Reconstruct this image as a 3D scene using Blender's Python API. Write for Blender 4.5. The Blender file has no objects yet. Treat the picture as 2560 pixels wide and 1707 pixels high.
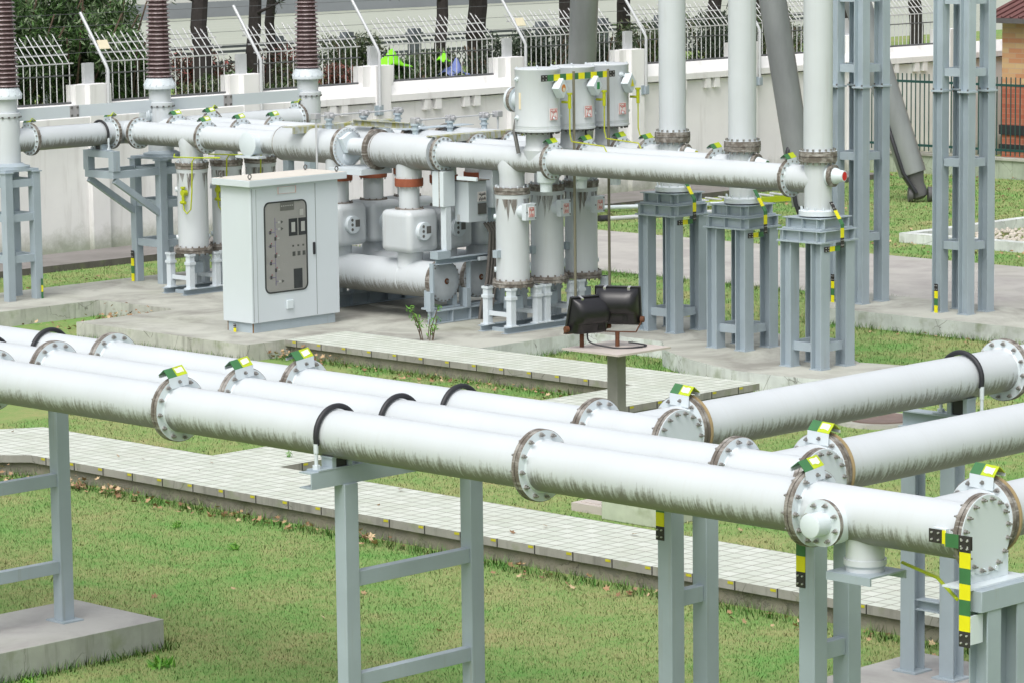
import bpy, math, random
import numpy as np
from mathutils import Vector, Matrix
random.seed(7); rng = np.random.default_rng(7)
PI = math.pi
S = bpy.context.scene
COL = S.collection
V = Vector

# ------------------------------------------------------------------ mesh helper
class MB:
    def __init__(s): s.v = []; s.f = []; s.m = []
    def add(s, vs, fs, mi=0):
        n = len(s.v); s.v += [tuple(p) for p in vs]
        s.f += [tuple(i + n for i in f) for f in fs]; s.m += [mi] * len(fs)
    def bx(s, x0, x1, y0, y1, z0, z1, mi=0):
        s.add([(x, y, z) for z in (z0, z1) for y in (y0, y1) for x in (x0, x1)],
              [(0, 2, 3, 1), (4, 5, 7, 6), (0, 1, 5, 4), (2, 6, 7, 3), (0, 4, 6, 2), (1, 3, 7, 5)], mi)
        return s
    def box(s, c, d, mi=0, R=None):
        vs = [V((x * d[0] / 2, y * d[1] / 2, z * d[2] / 2)) for z in (-1, 1) for y in (-1, 1) for x in (-1, 1)]
        if R is not None: vs = [R @ v for v in vs]
        s.add([v + V(c) for v in vs], [(0, 2, 3, 1), (4, 5, 7, 6), (0, 1, 5, 4), (2, 6, 7, 3), (0, 4, 6, 2), (1, 3, 7, 5)], mi)
        return s
    @staticmethod
    def frame(ax):
        a = V(ax).normalized(); h = V((0, 0, 1)) if abs(a.z) < .9 else V((1, 0, 0))
        u = h.cross(a).normalized(); w = a.cross(u); return a, u, w
    def lathe(s, o, ax, prof, n=32, mi=0, mis=None, ph=0):
        a, u, w = s.frame(ax); o = V(o); vs = []
        for t, r in prof:
            for i in range(n):
                q = 2 * PI * i / n + ph
                vs.append(o + a * t + u * (r * math.cos(q)) + w * (r * math.sin(q)))
        b = len(s.v); s.v += [tuple(p) for p in vs]
        for j in range(len(prof) - 1):
            k = mi if mis is None else mis[j]
            for i in range(n):
                i2 = (i + 1) % n
                s.f.append((b + j * n + i, b + j * n + i2, b + (j + 1) * n + i2, b + (j + 1) * n + i)); s.m.append(k)
        if prof[0][1] > 1e-6: s.f.append(tuple(b + i for i in reversed(range(n)))); s.m.append(mi if mis is None else mis[0])
        e = b + (len(prof) - 1) * n
        if prof[-1][1] > 1e-6: s.f.append(tuple(e + i for i in range(n))); s.m.append(mi if mis is None else mis[-1])
        return s
    def cyl(s, p0, p1, r, n=16, mi=0, r1=None):
        p0 = V(p0); d = V(p1) - p0
        return s.lathe(p0, d, [(0, r), (d.length, r if r1 is None else r1)], n, mi)
    def tube(s, pts, r, n=8, mi=0):
        pts = [V(p) for p in pts]; rings = []; pu = None
        for i, p in enumerate(pts):
            d = (pts[min(i + 1, len(pts) - 1)] - pts[max(i - 1, 0)]).normalized()
            if pu is None: _, u, w = s.frame(d)
            else:
                u = (pu - d * pu.dot(d)).normalized(); w = d.cross(u)
            pu = u; rings.append([p + u * (r * math.cos(2 * PI * k / n)) + w * (r * math.sin(2 * PI * k / n)) for k in range(n)])
        b = len(s.v)
        for q in rings: s.v += [tuple(x) for x in q]
        for j in range(len(rings) - 1):
            for k in range(n):
                k2 = (k + 1) % n
                s.f.append((b + j * n + k, b + j * n + k2, b + (j + 1) * n + k2, b + (j + 1) * n + k)); s.m.append(mi)
        s.f.append(tuple(b + k for k in reversed(range(n)))); s.m.append(mi)
        e = b + (len(rings) - 1) * n; s.f.append(tuple(e + k for k in range(n))); s.m.append(mi)
        return s
    def prism(s, poly, z0, z1, mi=0, ms=None):
        n = len(poly); ms = mi if ms is None else ms
        b = len(s.v); s.v += [(p[0], p[1], z0) for p in poly] + [(p[0], p[1], z1) for p in poly]
        s.f.append(tuple(b + i for i in reversed(range(n)))); s.m.append(ms)
        s.f.append(tuple(b + n + i for i in range(n))); s.m.append(mi)
        for i in range(n):
            j = (i + 1) % n; s.f.append((b + i, b + j, b + n + j, b + n + i)); s.m.append(ms)
        return s
    def hsec(s, p0, p1, w, h, side, t=.012, mi=0):
        # H section from p0 to p1: flanges of width w lie along `side`, depth h across the flanges
        p0 = V(p0); p1 = V(p1); a = (p1 - p0).normalized(); sd = V(side); sd = (sd - a * sd.dot(a)).normalized(); nd = a.cross(sd)
        L = (p1 - p0).length; R = Matrix((sd, nd, a)).transposed(); c = (p0 + p1) / 2
        for q in (-1, 1): s.box(c + nd * (q * (h - t) / 2), (w, t, L), mi, R)
        s.box(c, (t, h - 2 * t, L), mi, R); return s
    def bar(s, p0, p1, w, h, up=(0, 0, 1), mi=0):
        p0 = V(p0); p1 = V(p1); a = (p1 - p0).normalized(); u = V(up); u = (u - a * u.dot(a)).normalized(); sd = u.cross(a)
        s.box((p0 + p1) / 2, (w, h, (p1 - p0).length), mi, Matrix((sd, u, a)).transposed()); return s
    def build(s, name, mats, parent=None, ang=35, bev=0, loc=None, seg=2):
        me = bpy.data.meshes.new(name)
        o = V((0, 0, 0))
        if loc is not None: o = V(loc)
        p = parent
        while p is not None: o = o + p.location; p = p.parent
        arr = np.array(s.v, dtype=float).reshape(-1, 3) - np.array(o)
        me.from_pydata(arr.tolist(), [], s.f)
        if not isinstance(mats, (list, tuple)): mats = [mats]
        for m in mats: me.materials.append(m)
        me.polygons.foreach_set('material_index', s.m)
        if ang:
            me.shade_smooth(); me.set_sharp_from_angle(angle=math.radians(ang))
        me.update()
        ob = bpy.data.objects.new(name, me); COL.objects.link(ob)
        if loc is not None: ob.location = V(loc)
        if parent is not None: ob.parent = parent
        if bev:
            b = ob.modifiers.new('bevel', 'BEVEL'); b.width = bev; b.segments = seg; b.limit_method = 'ANGLE'; b.angle_limit = math.radians(40)
        return ob

def tag(o, label=None, cat=None, group=None, kind=None):
    if label: o['label'] = label
    if cat: o['category'] = cat
    if group: o['group'] = group
    if kind: o['kind'] = kind
    return o
def thing(name, label, cat, loc, group=None):
    o = bpy.data.objects.new(name, None); o.empty_display_size = .2; COL.objects.link(o); o.location = loc
    return tag(o, label, cat, group)
def dup(o, dloc, label=None, parent=None):
    c = o.copy(); COL.objects.link(c)
    if parent is None: c.location = V(o.location) + V(dloc)
    else: c.parent = parent
    if label: c['label'] = label
    for ch in list(o.children): dup(ch, None, None, c)
    return c

# ------------------------------------------------------------------ material helper
class NT:
    def __init__(s, name):
        s.mat = bpy.data.materials.new(name); s.mat.use_nodes = True
        s.t = s.mat.node_tree; s.n = s.t.nodes; s.b = s.n['Principled BSDF']; s._geo = None
    def link(s, a, b): s.t.links.new(a, b)
    def node(s, ty, **kw):
        x = s.n.new(ty)
        for k, v in kw.items(): setattr(x, k, v)
        return x
    def inp(s, sock, v):
        if hasattr(v, 'is_output'): s.link(v, sock)
        elif isinstance(v, (tuple, list)) and len(v) == 3 and sock.type == 'RGBA': sock.default_value = (*v, 1)
        else: sock.default_value = v
    @property
    def geo(s):
        if s._geo is None: s._geo = s.node('ShaderNodeNewGeometry')
        return s._geo
    @property
    def pos(s): return s.geo.outputs['Position']
    @property
    def obj(s): return s.node('ShaderNodeTexCoord').outputs['Object']
    def nrm(s): 
        x = s.node('ShaderNodeSeparateXYZ'); s.link(s.geo.outputs['Normal'], x.inputs[0]); return x.outputs
    def xyz(s, v):
        x = s.node('ShaderNodeSeparateXYZ'); s.link(v, x.inputs[0]); return x.outputs
    def comb(s, x, y, z):
        c = s.node('ShaderNodeCombineXYZ')
        for i, q in enumerate((x, y, z)): s.inp(c.inputs[i], q)
        return c.outputs[0]
    def mp(s, v, sc=(1, 1, 1), loc=(0, 0, 0), rot=(0, 0, 0)):
        m = s.node('ShaderNodeMapping'); s.link(v, m.inputs['Vector'])
        m.inputs['Scale'].default_value = sc; m.inputs['Location'].default_value = loc; m.inputs['Rotation'].default_value = rot
        return m.outputs[0]
    def noise(s, v, scale=1, detail=3, rough=.55, dist=0):
        x = s.node('ShaderNodeTexNoise'); s.link(v, x.inputs['Vector'])
        x.inputs['Scale'].default_value = scale; x.inputs['Detail'].default_value = detail
        x.inputs['Roughness'].default_value = rough; x.inputs['Distortion'].default_value = dist
        return x.outputs['Fac']
    def voro(s, v, scale, feature='F1'):
        x = s.node('ShaderNodeTexVoronoi', feature=feature); s.link(v, x.inputs['Vector']); x.inputs['Scale'].default_value = scale
        return x
    def rng(s, v, a, b, c=0, d=1):
        x = s.node('ShaderNodeMapRange'); s.inp(x.inputs[0], v)
        for i, q in enumerate((a, b, c, d)): x.inputs[i + 1].default_value = q
        return x.outputs[0]
    def math(s, op, a, b=0, c=None):
        x = s.node('ShaderNodeMath', operation=op); s.inp(x.inputs[0], a); s.inp(x.inputs[1], b)
        if c is not None: s.inp(x.inputs[2], c)
        return x.outputs[0]
    def mix(s, f, a, b, bl='MIX'):
        x = s.node('ShaderNodeMix', data_type='RGBA', blend_type=bl); s.inp(x.inputs['Factor'], f)
        s.inp(x.inputs[6], a); s.inp(x.inputs[7], b); return x.outputs[2]
    def bump(s, h, st=.3, d=.01):
        x = s.node('ShaderNodeBump'); s.link(h, x.inputs['Height']); x.inputs['Strength'].default_value = st; x.inputs['Distance'].default_value = d
        s.link(x.outputs[0], s.b.inputs['Normal'])
    def out(s, col, rough=.5, metal=0, spec=None):
        s.inp(s.b.inputs['Base Color'], col); s.inp(s.b.inputs['Roughness'], rough); s.inp(s.b.inputs['Metallic'], metal)
        if spec is not None: s.b.inputs['Specular IOR Level'].default_value = spec
        return s.mat

def plain(name, col, rough=.5, metal=0, var=.12, scale=6, spec=None):
    n = NT(name); f = n.noise(n.pos, scale, 4)
    return n.out(n.mix(f, tuple(c * (1 - var) for c in col), tuple(min(1, c * (1 + var)) for c in col)), rough, metal, spec)

def pipe_paint(name, axis, col=(.555, .595, .622), dirt=.9):
    n = NT(name); sc = {'x': (42, 2.2, 2.2), 'y': (2.2, 42, 2.2), 'z': (26, 26, 1.1)}[axis]
    big = n.noise(n.pos, 1.3, 3)
    base = n.mix(n.rng(big, .3, .7), tuple(c * .95 for c in col), tuple(c * 1.03 for c in col))
    st = n.noise(n.mp(n.pos, sc), 1, 4, .6, .3)
    base = n.mix(n.math('MULTIPLY', n.rng(st, .5, .75), .22), base, (.50, .51, .50))
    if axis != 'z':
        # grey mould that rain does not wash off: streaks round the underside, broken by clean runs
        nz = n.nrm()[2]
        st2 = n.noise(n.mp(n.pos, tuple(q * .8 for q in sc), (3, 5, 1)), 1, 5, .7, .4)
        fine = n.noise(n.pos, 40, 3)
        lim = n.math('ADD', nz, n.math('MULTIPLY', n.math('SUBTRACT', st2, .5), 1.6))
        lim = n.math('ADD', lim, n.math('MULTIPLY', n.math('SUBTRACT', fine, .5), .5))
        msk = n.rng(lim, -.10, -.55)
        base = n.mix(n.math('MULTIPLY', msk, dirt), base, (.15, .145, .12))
    else:
        st2 = n.noise(n.mp(n.pos, (9, 9, .5)), 1, 4, .6)
        base = n.mix(n.math('MULTIPLY', n.rng(st2, .58, .8), .3), base, (.36, .35, .32))
    return n.out(base, .38, 0)

def rim_paint(name):
    n = NT(name); a = n.noise(n.pos, 9, 5, .65); b = n.noise(n.mp(n.pos, (3, 3, 30)), 1, 3)
    col = n.mix(n.rng(a, .32, .55), (.36, .345, .32), (.125, .108, .09))
    return n.out(n.mix(n.rng(b, .58, .72), col, (.38, .37, .35)), .65)

def steel_paint(name, col=(.335, .40, .445)):
    n = NT(name); a = n.noise(n.pos, 2.2, 4); r = n.noise(n.mp(n.pos, (7, 7, 2.5)), 1, 6, .7)
    base = n.mix(n.rng(a, .3, .7), tuple(c * .93 for c in col), tuple(c * 1.06 for c in col))
    st = n.noise(n.mp(n.pos, (14, 14, .9)), 1, 4, .6)
    base = n.mix(n.math('MULTIPLY', n.rng(st, .6, .78), .35), base, (.26, .26, .20))
    base = n.mix(n.math('MULTIPLY', n.rng(r, .70, .76), .8), base, (.30, .24, .10))
    return n.out(base, .45)

def concrete_top(name, col=(.46, .47, .42), dark=(.235, .23, .205)):
    n = NT(name); a = n.noise(n.mp(n.pos, (.9, .9, .9)), 1, 6, .65, .6); b = n.noise(n.pos, 22, 4)
    c = n.mix(n.rng(a, .42, .66), col, dark); c = n.mix(n.math('MULTIPLY', b, .35), c, tuple(q * .75 for q in col))
    g = n.noise(n.pos, .55, 4); c = n.mix(n.math('MULTIPLY', n.rng(g, .55, .75), .3), c, (.25, .28, .17))
    n.bump(b, .2, .004); return n.out(c, .85)

def concrete_side(name, col=(.52, .53, .49), dark=(.11, .115, .09), amt=1.0):
    n = NT(name); st = n.noise(n.mp(n.pos, (7, 7, .8)), 1, 5, .65, .2); bl = n.noise(n.pos, 2.2, 5, .6)
    a = n.mix(n.rng(bl, .35, .7), col, tuple(c * .72 for c in col))
    a = n.mix(n.math('MULTIPLY', n.rng(st, .52, .75), .8 * amt), a, dark)
    w = n.noise(n.pos, 1.4, 3); v = n.voro(n.mix(.12, n.pos, n.noise(n.pos, 6, 3)), 1.9, 'DISTANCE_TO_EDGE').outputs['Distance']
    cr = n.math('MULTIPLY', n.rng(v, .0, .012, 1, 0), n.rng(w, .52, .56))
    a = n.mix(n.math('MULTIPLY', cr, .75), a, (.08, .08, .06))
    mo = n.noise(n.pos, 3.1, 5); a = n.mix(n.math('MULTIPLY', n.rng(mo, .56, .72), .5), a, (.17, .22, .09))
    return n.out(a, .85)
# ------------------------------------------------------------------ materials
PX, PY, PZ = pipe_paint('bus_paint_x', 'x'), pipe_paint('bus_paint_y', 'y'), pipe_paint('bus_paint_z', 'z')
WHT = plain('white_paint', (.62, .69, .725), .4, var=.05, scale=3)
CAB = plain('cabinet_paint', (.585, .645, .685), .42, var=.03, scale=2)
RIM = rim_paint('weathered_rim')
STEEL = steel_paint('grey_steel_paint')
STEEL2 = steel_paint('pale_blue_steel_paint', (.40, .475, .525))
DARKST = plain('dark_weathered_steel', (.115, .115, .11), .55, var=.35, scale=9)
BOLT = plain('bolt_metal', (.30, .29, .275), .38, .7, var=.5, scale=30)
BRIGHT = plain('galvanised_bolt', (.62, .63, .63), .35, .6, var=.2, scale=30)
RUST = plain('rusty_steel', (.12, .045, .02), .8, var=.5, scale=14)
RUSTRED = plain('red_oxide_band', (.30, .085, .04), .7, var=.35, scale=9)
BLACK = plain('black_rubber', (.018, .019, .024), .5, var=.3)
BLKMET = plain('black_lamp_paint', (.012, .012, .015), .33, var=.3)
YEL = plain('yellow_paint', (.72, .68, .008), .45, var=.12, scale=12)
GRN = plain('green_paint', (.045, .165, .06), .45, var=.2, scale=12)
LIME = plain('lime_paint', (.42, .52, .01), .45, var=.2, scale=10)
CHIP = plain('chipped_white_paint', (.72, .76, .62), .5, var=.15, scale=20)
RED = plain('red_paint', (.62, .008, .015), .4)
REDTXT = plain('red_ink', (.55, .10, .09), .5)
ORANGE = plain('orange_paint', (.62, .23, .03), .5)
CREAM = plain('cream_paint', (.75, .66, .48), .5)
PLATE = plain('sign_white', (.74, .70, .69), .5, var=.04)
GALV = plain('galvanised_tube', (.52, .54, .56), .42, .1, var=.12, scale=10)
FENCEM = plain('fence_galvanised', (.56, .57, .58), .45, .1, var=.2, scale=8)
DKRAIL = plain('fence_dark_rail', (.11, .115, .12), .5, var=.2)
GFENCE = plain('green_fence_paint', (.010, .062, .055), .45)
GANTRY = (lambda n: n.out(n.mix(n.rng(n.noise(n.mp(n.pos, (1.5, 1.5, .5)), 1, 5), .35, .7), (.285, .305, .31), (.19, .205, .21)), .45, .35))(NT('galvanised_gantry_tube'))
BOOT = plain('dark_boot', (.10, .10, .105), .7, var=.35, scale=5)
TAPE = plain('tan_gasket', (.33, .25, .13), .7, var=.35, scale=8)
PLTOP = plain('stone_plate', (.50, .455, .42), .7, var=.1, scale=4)
CTOP = concrete_top('concrete_slab_top')
CTOP2 = concrete_top('concrete_plinth_top', (.43, .43, .41), (.30, .285, .285))
CSIDE = concrete_side('concrete_slab_side')
CSIDE2 = concrete_side('whitewashed_slab_side', (.66, .70, .69), (.20, .22, .18), .55)
CSIDE3 = concrete_side('plinth_side', (.36, .385, .34), (.12, .14, .09), .8)
ROADM = concrete_top('concrete_road', (.45, .44, .41), (.34, .32, .31))
PAVE = concrete_top('grey_pavement', (.24, .225, .215), (.17, .16, .15))
KERB = concrete_side('kerb_stone', (.33, .325, .295), (.12, .12, .11), .8)
KERBD = plain('kerb_joint', (.035, .034, .03), .9)
PALEGREEN = concrete_side('pale_green_block', (.50, .56, .44), (.30, .34, .26), .4)

def tiles_mat():
    n = NT('pale_green_tiles'); p = n.xyz(n.pos); T = .192
    def edge(c, off):
        f = n.math('FRACT', n.math('DIVIDE', n.math('ADD', c, off), T))
        return n.math('MINIMUM', f, n.math('SUBTRACT', 1.0, f))
    wob = n.math('MULTIPLY', n.math('SUBTRACT', n.noise(n.pos, 3, 2), .5), .01)
    e = n.math('MINIMUM', edge(n.math('ADD', p[0], wob), .05 + 192), edge(n.math('ADD', p[1], wob), .102))
    gr = n.rng(e, .022, .055, 1, 0)
    ix = n.math('FLOOR', n.math('DIVIDE', n.math('ADD', p[0], 192.05), T)); iy = n.math('FLOOR', n.math('DIVIDE', n.math('ADD', p[1], .102), T))
    w = n.node('ShaderNodeTexWhiteNoise', noise_dimensions='2D'); n.link(n.comb(ix, iy, 0), w.inputs['Vector'])
    c = n.mix(w.outputs['Value'], (.50, .545, .475), (.585, .62, .565))
    d = n.noise(n.pos, 1.1, 6, .7); c = n.mix(n.math('MULTIPLY', n.rng(d, .5, .75), .45), c, (.38, .40, .31))
    c = n.mix(n.math('MULTIPLY', n.rng(n.noise(n.pos, 7, 4), .55, .8), .3), c, (.36, .36, .30))
    c = n.mix(n.math('MULTIPLY', gr, .85), c, (.16, .155, .12))
    n.bump(n.math('SUBTRACT', 1.0, gr), .4, .004)
    return n.out(c, .7)
TILE = tiles_mat()

def stonewall_mat():
    n = NT('kerb_rubble_base'); p = n.mix(.15, n.pos, n.noise(n.pos, 5, 3))
    p2 = n.mix(.45, n.pos, n.noise(n.pos, 4, 5, .7)); v = n.voro(n.mp(p2, (7, 7, 9)), 1, 'DISTANCE_TO_EDGE').outputs['Distance']; c = n.voro(n.mp(p2, (7, 7, 9)), 1)
    a = n.mix(n.noise(n.pos, 3, 5, .7), (.105, .10, .08), (.32, .31, .26))
    a = n.mix(n.math('MULTIPLY', n.xyz(c.outputs['Color'])[0], .4), a, (.36, .33, .24))
    a = n.mix(n.math('MULTIPLY', n.math('MULTIPLY', n.rng(v, 0, .05, 1, 0), n.rng(n.noise(n.pos, 1.7, 3), .45, .6)), .7), a, (.05, .05, .04))
    a = n.mix(n.math('MULTIPLY', n.rng(n.noise(n.pos, 2.3, 4), .55, .7), .5), a, (.10, .13, .05))
    n.bump(v, .5, .02); return n.out(a, .9)
RUBBLE = stonewall_mat()

def wall_mat():
    n = NT('whitewashed_wall'); z = n.xyz(n.pos)[2]
    st = n.noise(n.mp(n.pos, (3, 3, .35)), 1, 5, .65, .2); bl = n.noise(n.pos, .8, 5)
    c = n.mix(n.rng(bl, .35, .7), (.84, .84, .84), (.75, .75, .755))
    c = n.mix(n.math('MULTIPLY', n.rng(st, .54, .76), .42), c, (.40, .38, .36))
    m = n.noise(n.pos, 2.5, 6, .75)
    low = n.rng(n.math('ADD', z, n.math('MULTIPLY', m, -.9)), -.35, .12, 1, 0)
    c = n.mix(n.math('MULTIPLY', low, .7), c, (.24, .25, .19))
    return n.out(c, .8)
WALLM = wall_mat()

def ground_mat():
    n = NT('lawn_ground'); a = n.noise(n.pos, 1.0, 6, .65, .4); b = n.noise(n.pos, 9, 5, .7); g = n.noise(n.pos, .23, 3)
    f = n.math('ADD', n.math('MULTIPLY', n.math('SUBTRACT', a, .5), 1.8), n.math('ADD', .46, n.math('MULTIPLY', n.math('SUBTRACT', b, .5), .9)))
    f = n.math('ADD', f, n.math('MULTIPLY', n.math('SUBTRACT', g, .5), .7))
    c = n.mix(n.rng(f, .1, .95), (.145, .30, .08), (.33, .31, .145))
    n.bump(n.noise(n.pos, 60, 3), .6, .02)
    return n.out(c, .95, spec=.1)
GROUND = ground_mat()

def blade_mat():
    n = NT('grass_blade'); a = n.noise(n.pos, 1.0, 6, .65, .4); g = n.noise(n.pos, .23, 3)
    at = n.node('ShaderNodeAttribute', attribute_name='tint'); r = at.outputs['Fac']
    f = n.math('ADD', n.math('MULTIPLY', n.math('SUBTRACT', a, .5), 2.2), n.math('ADD', .40, n.math('MULTIPLY', n.math('SUBTRACT', r, .5), .85)))
    f = n.math('ADD', f, n.math('MULTIPLY', n.math('SUBTRACT', g, .5), .8))
    c = n.mix(n.rng(f, .05, .95), (.17, .40, .105), (.44, .41, .22))
    lush = n.node('ShaderNodeAttribute', attribute_name='lush').outputs['Fac']
    c = n.mix(lush, c, (.065, .20, .025))
    return n.out(c, .75, spec=.15)
BLADE = blade_mat()

def porcelain_mat():
    n = NT('brown_glazed_porcelain'); a = n.noise(n.pos, 5, 3)
    up = n.rng(n.nrm()[2], .15, .8)
    c = n.mix(a, (.070, .034, .036), (.098, .052, .052))
    d = n.noise(n.mp(n.pos, (12, 12, 3)), 1, 4)
    c = n.mix(n.math('MULTIPLY', n.math('MULTIPLY', up, n.rng(d, .2, .6)), .75), c, (.42, .36, .36))   # sky reflection painted pale on the sheds' upward faces, broken by noise
    return n.out(c, .22)
PORC = porcelain_mat()

def leaf_mat(name, a, b, c3, tr=.25):
    n = NT(name); at = n.node('ShaderNodeAttribute', attribute_name='tint').outputs['Fac']
    c = n.mix(n.rng(at, 0, .55), a, b); c = n.mix(n.rng(at, .62, 1), c, c3)
    n.b.inputs['Transmission Weight'].default_value = 0
    return n.out(c, .42)
LEAF_BRIGHT = leaf_mat('shrub_leaf', (.028, .055, .022), (.065, .15, .03), (.22, .27, .17))
LEAF_DARK = leaf_mat('evergreen_leaf', (.012, .024, .014), (.032, .058, .028), (.095, .115, .08))
LEAF_MIX = leaf_mat('mixed_leaf', (.022, .035, .016), (.06, .11, .03), (.20, .19, .13))
LEAF_RED = leaf_mat('red_tipped_leaf', (.03, .04, .02), (.09, .06, .04), (.45, .12, .11))
LEAF_DRY = leaf_mat('dry_leaf', (.13, .065, .03), (.36, .22, .11), (.56, .42, .25))
LEAF_LIVE = leaf_mat('fresh_leaf', (.06, .20, .02), (.12, .34, .03), (.22, .42, .06))
BARK = plain('dark_bark', (.035, .030, .028), .9, var=.5, scale=9)
TWIG = plain('twig_bark', (.12, .085, .06), .9, var=.4)

def water_mat():
    n = NT('river_water'); w = n.noise(n.mp(n.pos, (.9, .35, 1)), 1, 5, .6, .5)
    f = n.noise(n.mp(n.pos, (.05, .02, 1)), 1, 3)
    c = n.mix(f, (.36, .40, .30), (.47, .49, .40)); n.bump(w, .5, .35)
    return n.out(c, .28)
WATER = water_mat()

def brick_mat():
    n = NT('house_brick'); p = n.xyz(n.pos)
    x = n.node('ShaderNodeTexBrick'); n.link(n.comb(n.math('ADD', p[0], p[1]), p[2], 0), x.inputs['Vector'])
    x.inputs['Color1'].default_value = (.50, .24, .12, 1); x.inputs['Color2'].default_value = (.58, .47, .25, 1); x.inputs['Mortar'].default_value = (.46, .33, .24, 1)
    for k, q in (('Scale', 1), ('Mortar Size', .008), ('Bias', -.25), ('Brick Width', .42), ('Row Height', .13)): x.inputs[k].default_value = q
    y = n.node('ShaderNodeTexBrick'); n.link(n.comb(n.math('ADD', p[0], p[1]), p[2], 0), y.inputs['Vector'])
    y.inputs['Color1'].default_value = (.33, .085, .05, 1); y.inputs['Color2'].default_value = (.40, .13, .075, 1); y.inputs['Mortar'].default_value = (.36, .2, .14, 1)
    for k, q in (('Scale', 1), ('Mortar Size', .008), ('Brick Width', .42), ('Row Height', .13)): y.inputs[k].default_value = q
    return n.out(n.mix(n.rng(p[2], 2.0, 2.01, 1, 0), x.outputs['Color'], y.outputs['Color']), .8)
BRICK = brick_mat()
ROOF = plain('roof_tile', (.135, .058, .055), .75, var=.35, scale=7)
GLASS = (lambda n: n.out((.40, .40, .385), .12))(NT('cabinet_window_panel'))
def glass_mat():
    n = NT('window_glass'); n.b.inputs['Transmission Weight'].default_value = 1; n.b.inputs['IOR'].default_value = 1.15
    return n.out((.86, .87, .86), .02)
PANE = glass_mat()

# ------------------------------------------------------------------ camera, light
CAMH = 7.469
r_, u_, F_ = V((.712911, .701161, -.011409)), V((-.086626, .104199, .990777)), V((-.695883, .705347, -.135024))
cam = bpy.data.cameras.new('camera'); co = bpy.data.objects.new('camera', cam); COL.objects.link(co)
cam.sensor_width = 36; cam.sensor_fit = 'HORIZONTAL'; cam.lens = 119.249; cam.clip_end = 2000; cam.clip_start = .5
Mx = Matrix((r_, u_, -F_)).transposed().to_4x4(); Mx.translation = V((0, 0, CAMH)); co.matrix_world = Mx
S.camera = co
def visible(x, y, z=0, m=1.06):
    d = V((x, y, z - CAMH)); dz = d.dot(F_)
    return dz > 1 and abs(d.dot(r_) / dz) < .15096 * m and abs(d.dot(u_) / dz) < .1007 * m

w = bpy.data.worlds.new('World'); S.world = w; w.use_nodes = True
wt = w.node_tree; bg = wt.nodes['Background']
sky = wt.nodes.new('ShaderNodeTexSky'); sky.sky_type = 'NISHITA'; sky.sun_disc = False
SUN_DIR = V((.25, -.50, .83)).normalized()
sky.sun_elevation = math.asin(SUN_DIR.z); sky.sun_rotation = math.atan2(SUN_DIR.x, SUN_DIR.y)
sky.dust_density = 6; sky.air_density = 1.2; sky.ozone_density = 1
hs = wt.nodes.new('ShaderNodeHueSaturation'); hs.inputs['Saturation'].default_value = .25
wt.links.new(sky.outputs[0], hs.inputs['Color']); wt.links.new(hs.outputs[0], bg.inputs['Color']); bg.inputs['Strength'].default_value = .15
sl = bpy.data.lights.new('sun', 'SUN'); sl.energy = .5; sl.angle = math.radians(28); sl.color = (1, .97, .93)
so = bpy.data.objects.new('sun', sl); COL.objects.link(so); so.rotation_euler = SUN_DIR.to_track_quat('Z', 'Y').to_euler()
S.view_settings.view_transform = 'Standard'; S.view_settings.look = 'None'; S.view_settings.exposure = .42; S.view_settings.gamma = 1
S.render.engine = 'CYCLES'

# ------------------------------------------------------------------ ground, slabs, paths
def struct(name, mb, mats, **k): return tag(mb.build(name, mats, **k), kind='structure')
g = MB(); g.add([(-400, -150, 0), (150, -150, 0), (150, 400, 0), (-400, 400, 0)], [(0, 1, 2, 3)]); struct('ground', g, GROUND)
g = MB(); g.prism([(-55.25, -20), (-55.25, 110), (-68, 110), (-68, -20)][::-1], 0, 2.3); struct('riverbank', g, GROUND)
g = MB(); g.add([(-300, -120, 1.0), (-68, -120, 1.0), (-68, 320, 1.0), (-300, 320, 1.0)], [(0, 1, 2, 3)]); struct('river', g, WATER)
g = MB()
g.prism([(-300, -100), (-126, -100), (-126, 320), (-300, 320)], 0, 1.75, 0, 1)
struct('far_bank', g, [plain('far_bank_ground', (.36, .37, .33), .9, var=.15, scale=.1), plain('embankment_stone', (.23, .25, .27), .9, var=.2, scale=.3)])

SLAB = [(-48.6, 28), (-46.4, 28), (-46.4, 36.8), (-44.33, 36.8), (-44.33, 34.65), (-40.03, 34.65), (-40.03, 36.76), (-36.95, 36.76), (-36.95, 39.15),
        (-35.3, 39.12), (-34.98, 38.82), (-34.73, 38.5), (-34.2, 38.2), (-33.6, 37.9), (-32.9, 37.62), (-32.3, 37.46), (-31.5, 37.48), (-30.84, 37.6), (-29.2, 38.05), (-29.2, 39.95),
        (-30.9, 39.45), (-31.5, 39.3), (-32.4, 39.95), (-33.6, 40.5), (-34.9, 41.2), (-36.9, 41.6), (-46.2, 41.6), (-46.2, 44.4), (-48.6, 44.4)]
g = MB(); n = len(SLAB); g.prism(SLAB, 0, .27, 0, 1)
for i in range(n):      # clean whitewashed sides on the two right-hand slabs
    if 6 <= i <= 24: g.m[2 + i] = 2
struct('slab', g, [CTOP, CSIDE, CSIDE2])
g = MB(); g.prism([(-36.6, 44.2), (-36.2, 43.95), (-24, 43.95), (-24, 45.95), (-36.6, 45.95)], 0, .27, 0, 1); struct('slab', g, [CTOP, CSIDE2])
g = MB(); g.prism([(-53.5, 47.2), (-20, 47.2), (-20, 52.65), (-53.5, 52.65)], -.1, .02); struct('road', g, ROADM)
g = MB(); g.prism([(-54.0, 10), (-52.3, 10), (-52.3, 66.2), (-54.0, 66.2)], 0, .13, 0, 1); struct('pavement', g, [PAVE, concrete_side('pavement_edge', (.13, .12, .11), (.06, .06, .05))])
g = MB(); g.prism([(-44, 10), (-36.37, 10), (-36.37, 27.35), (-44, 27.35)], -.05, .03); struct('pavement', g, PAVE)

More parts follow.
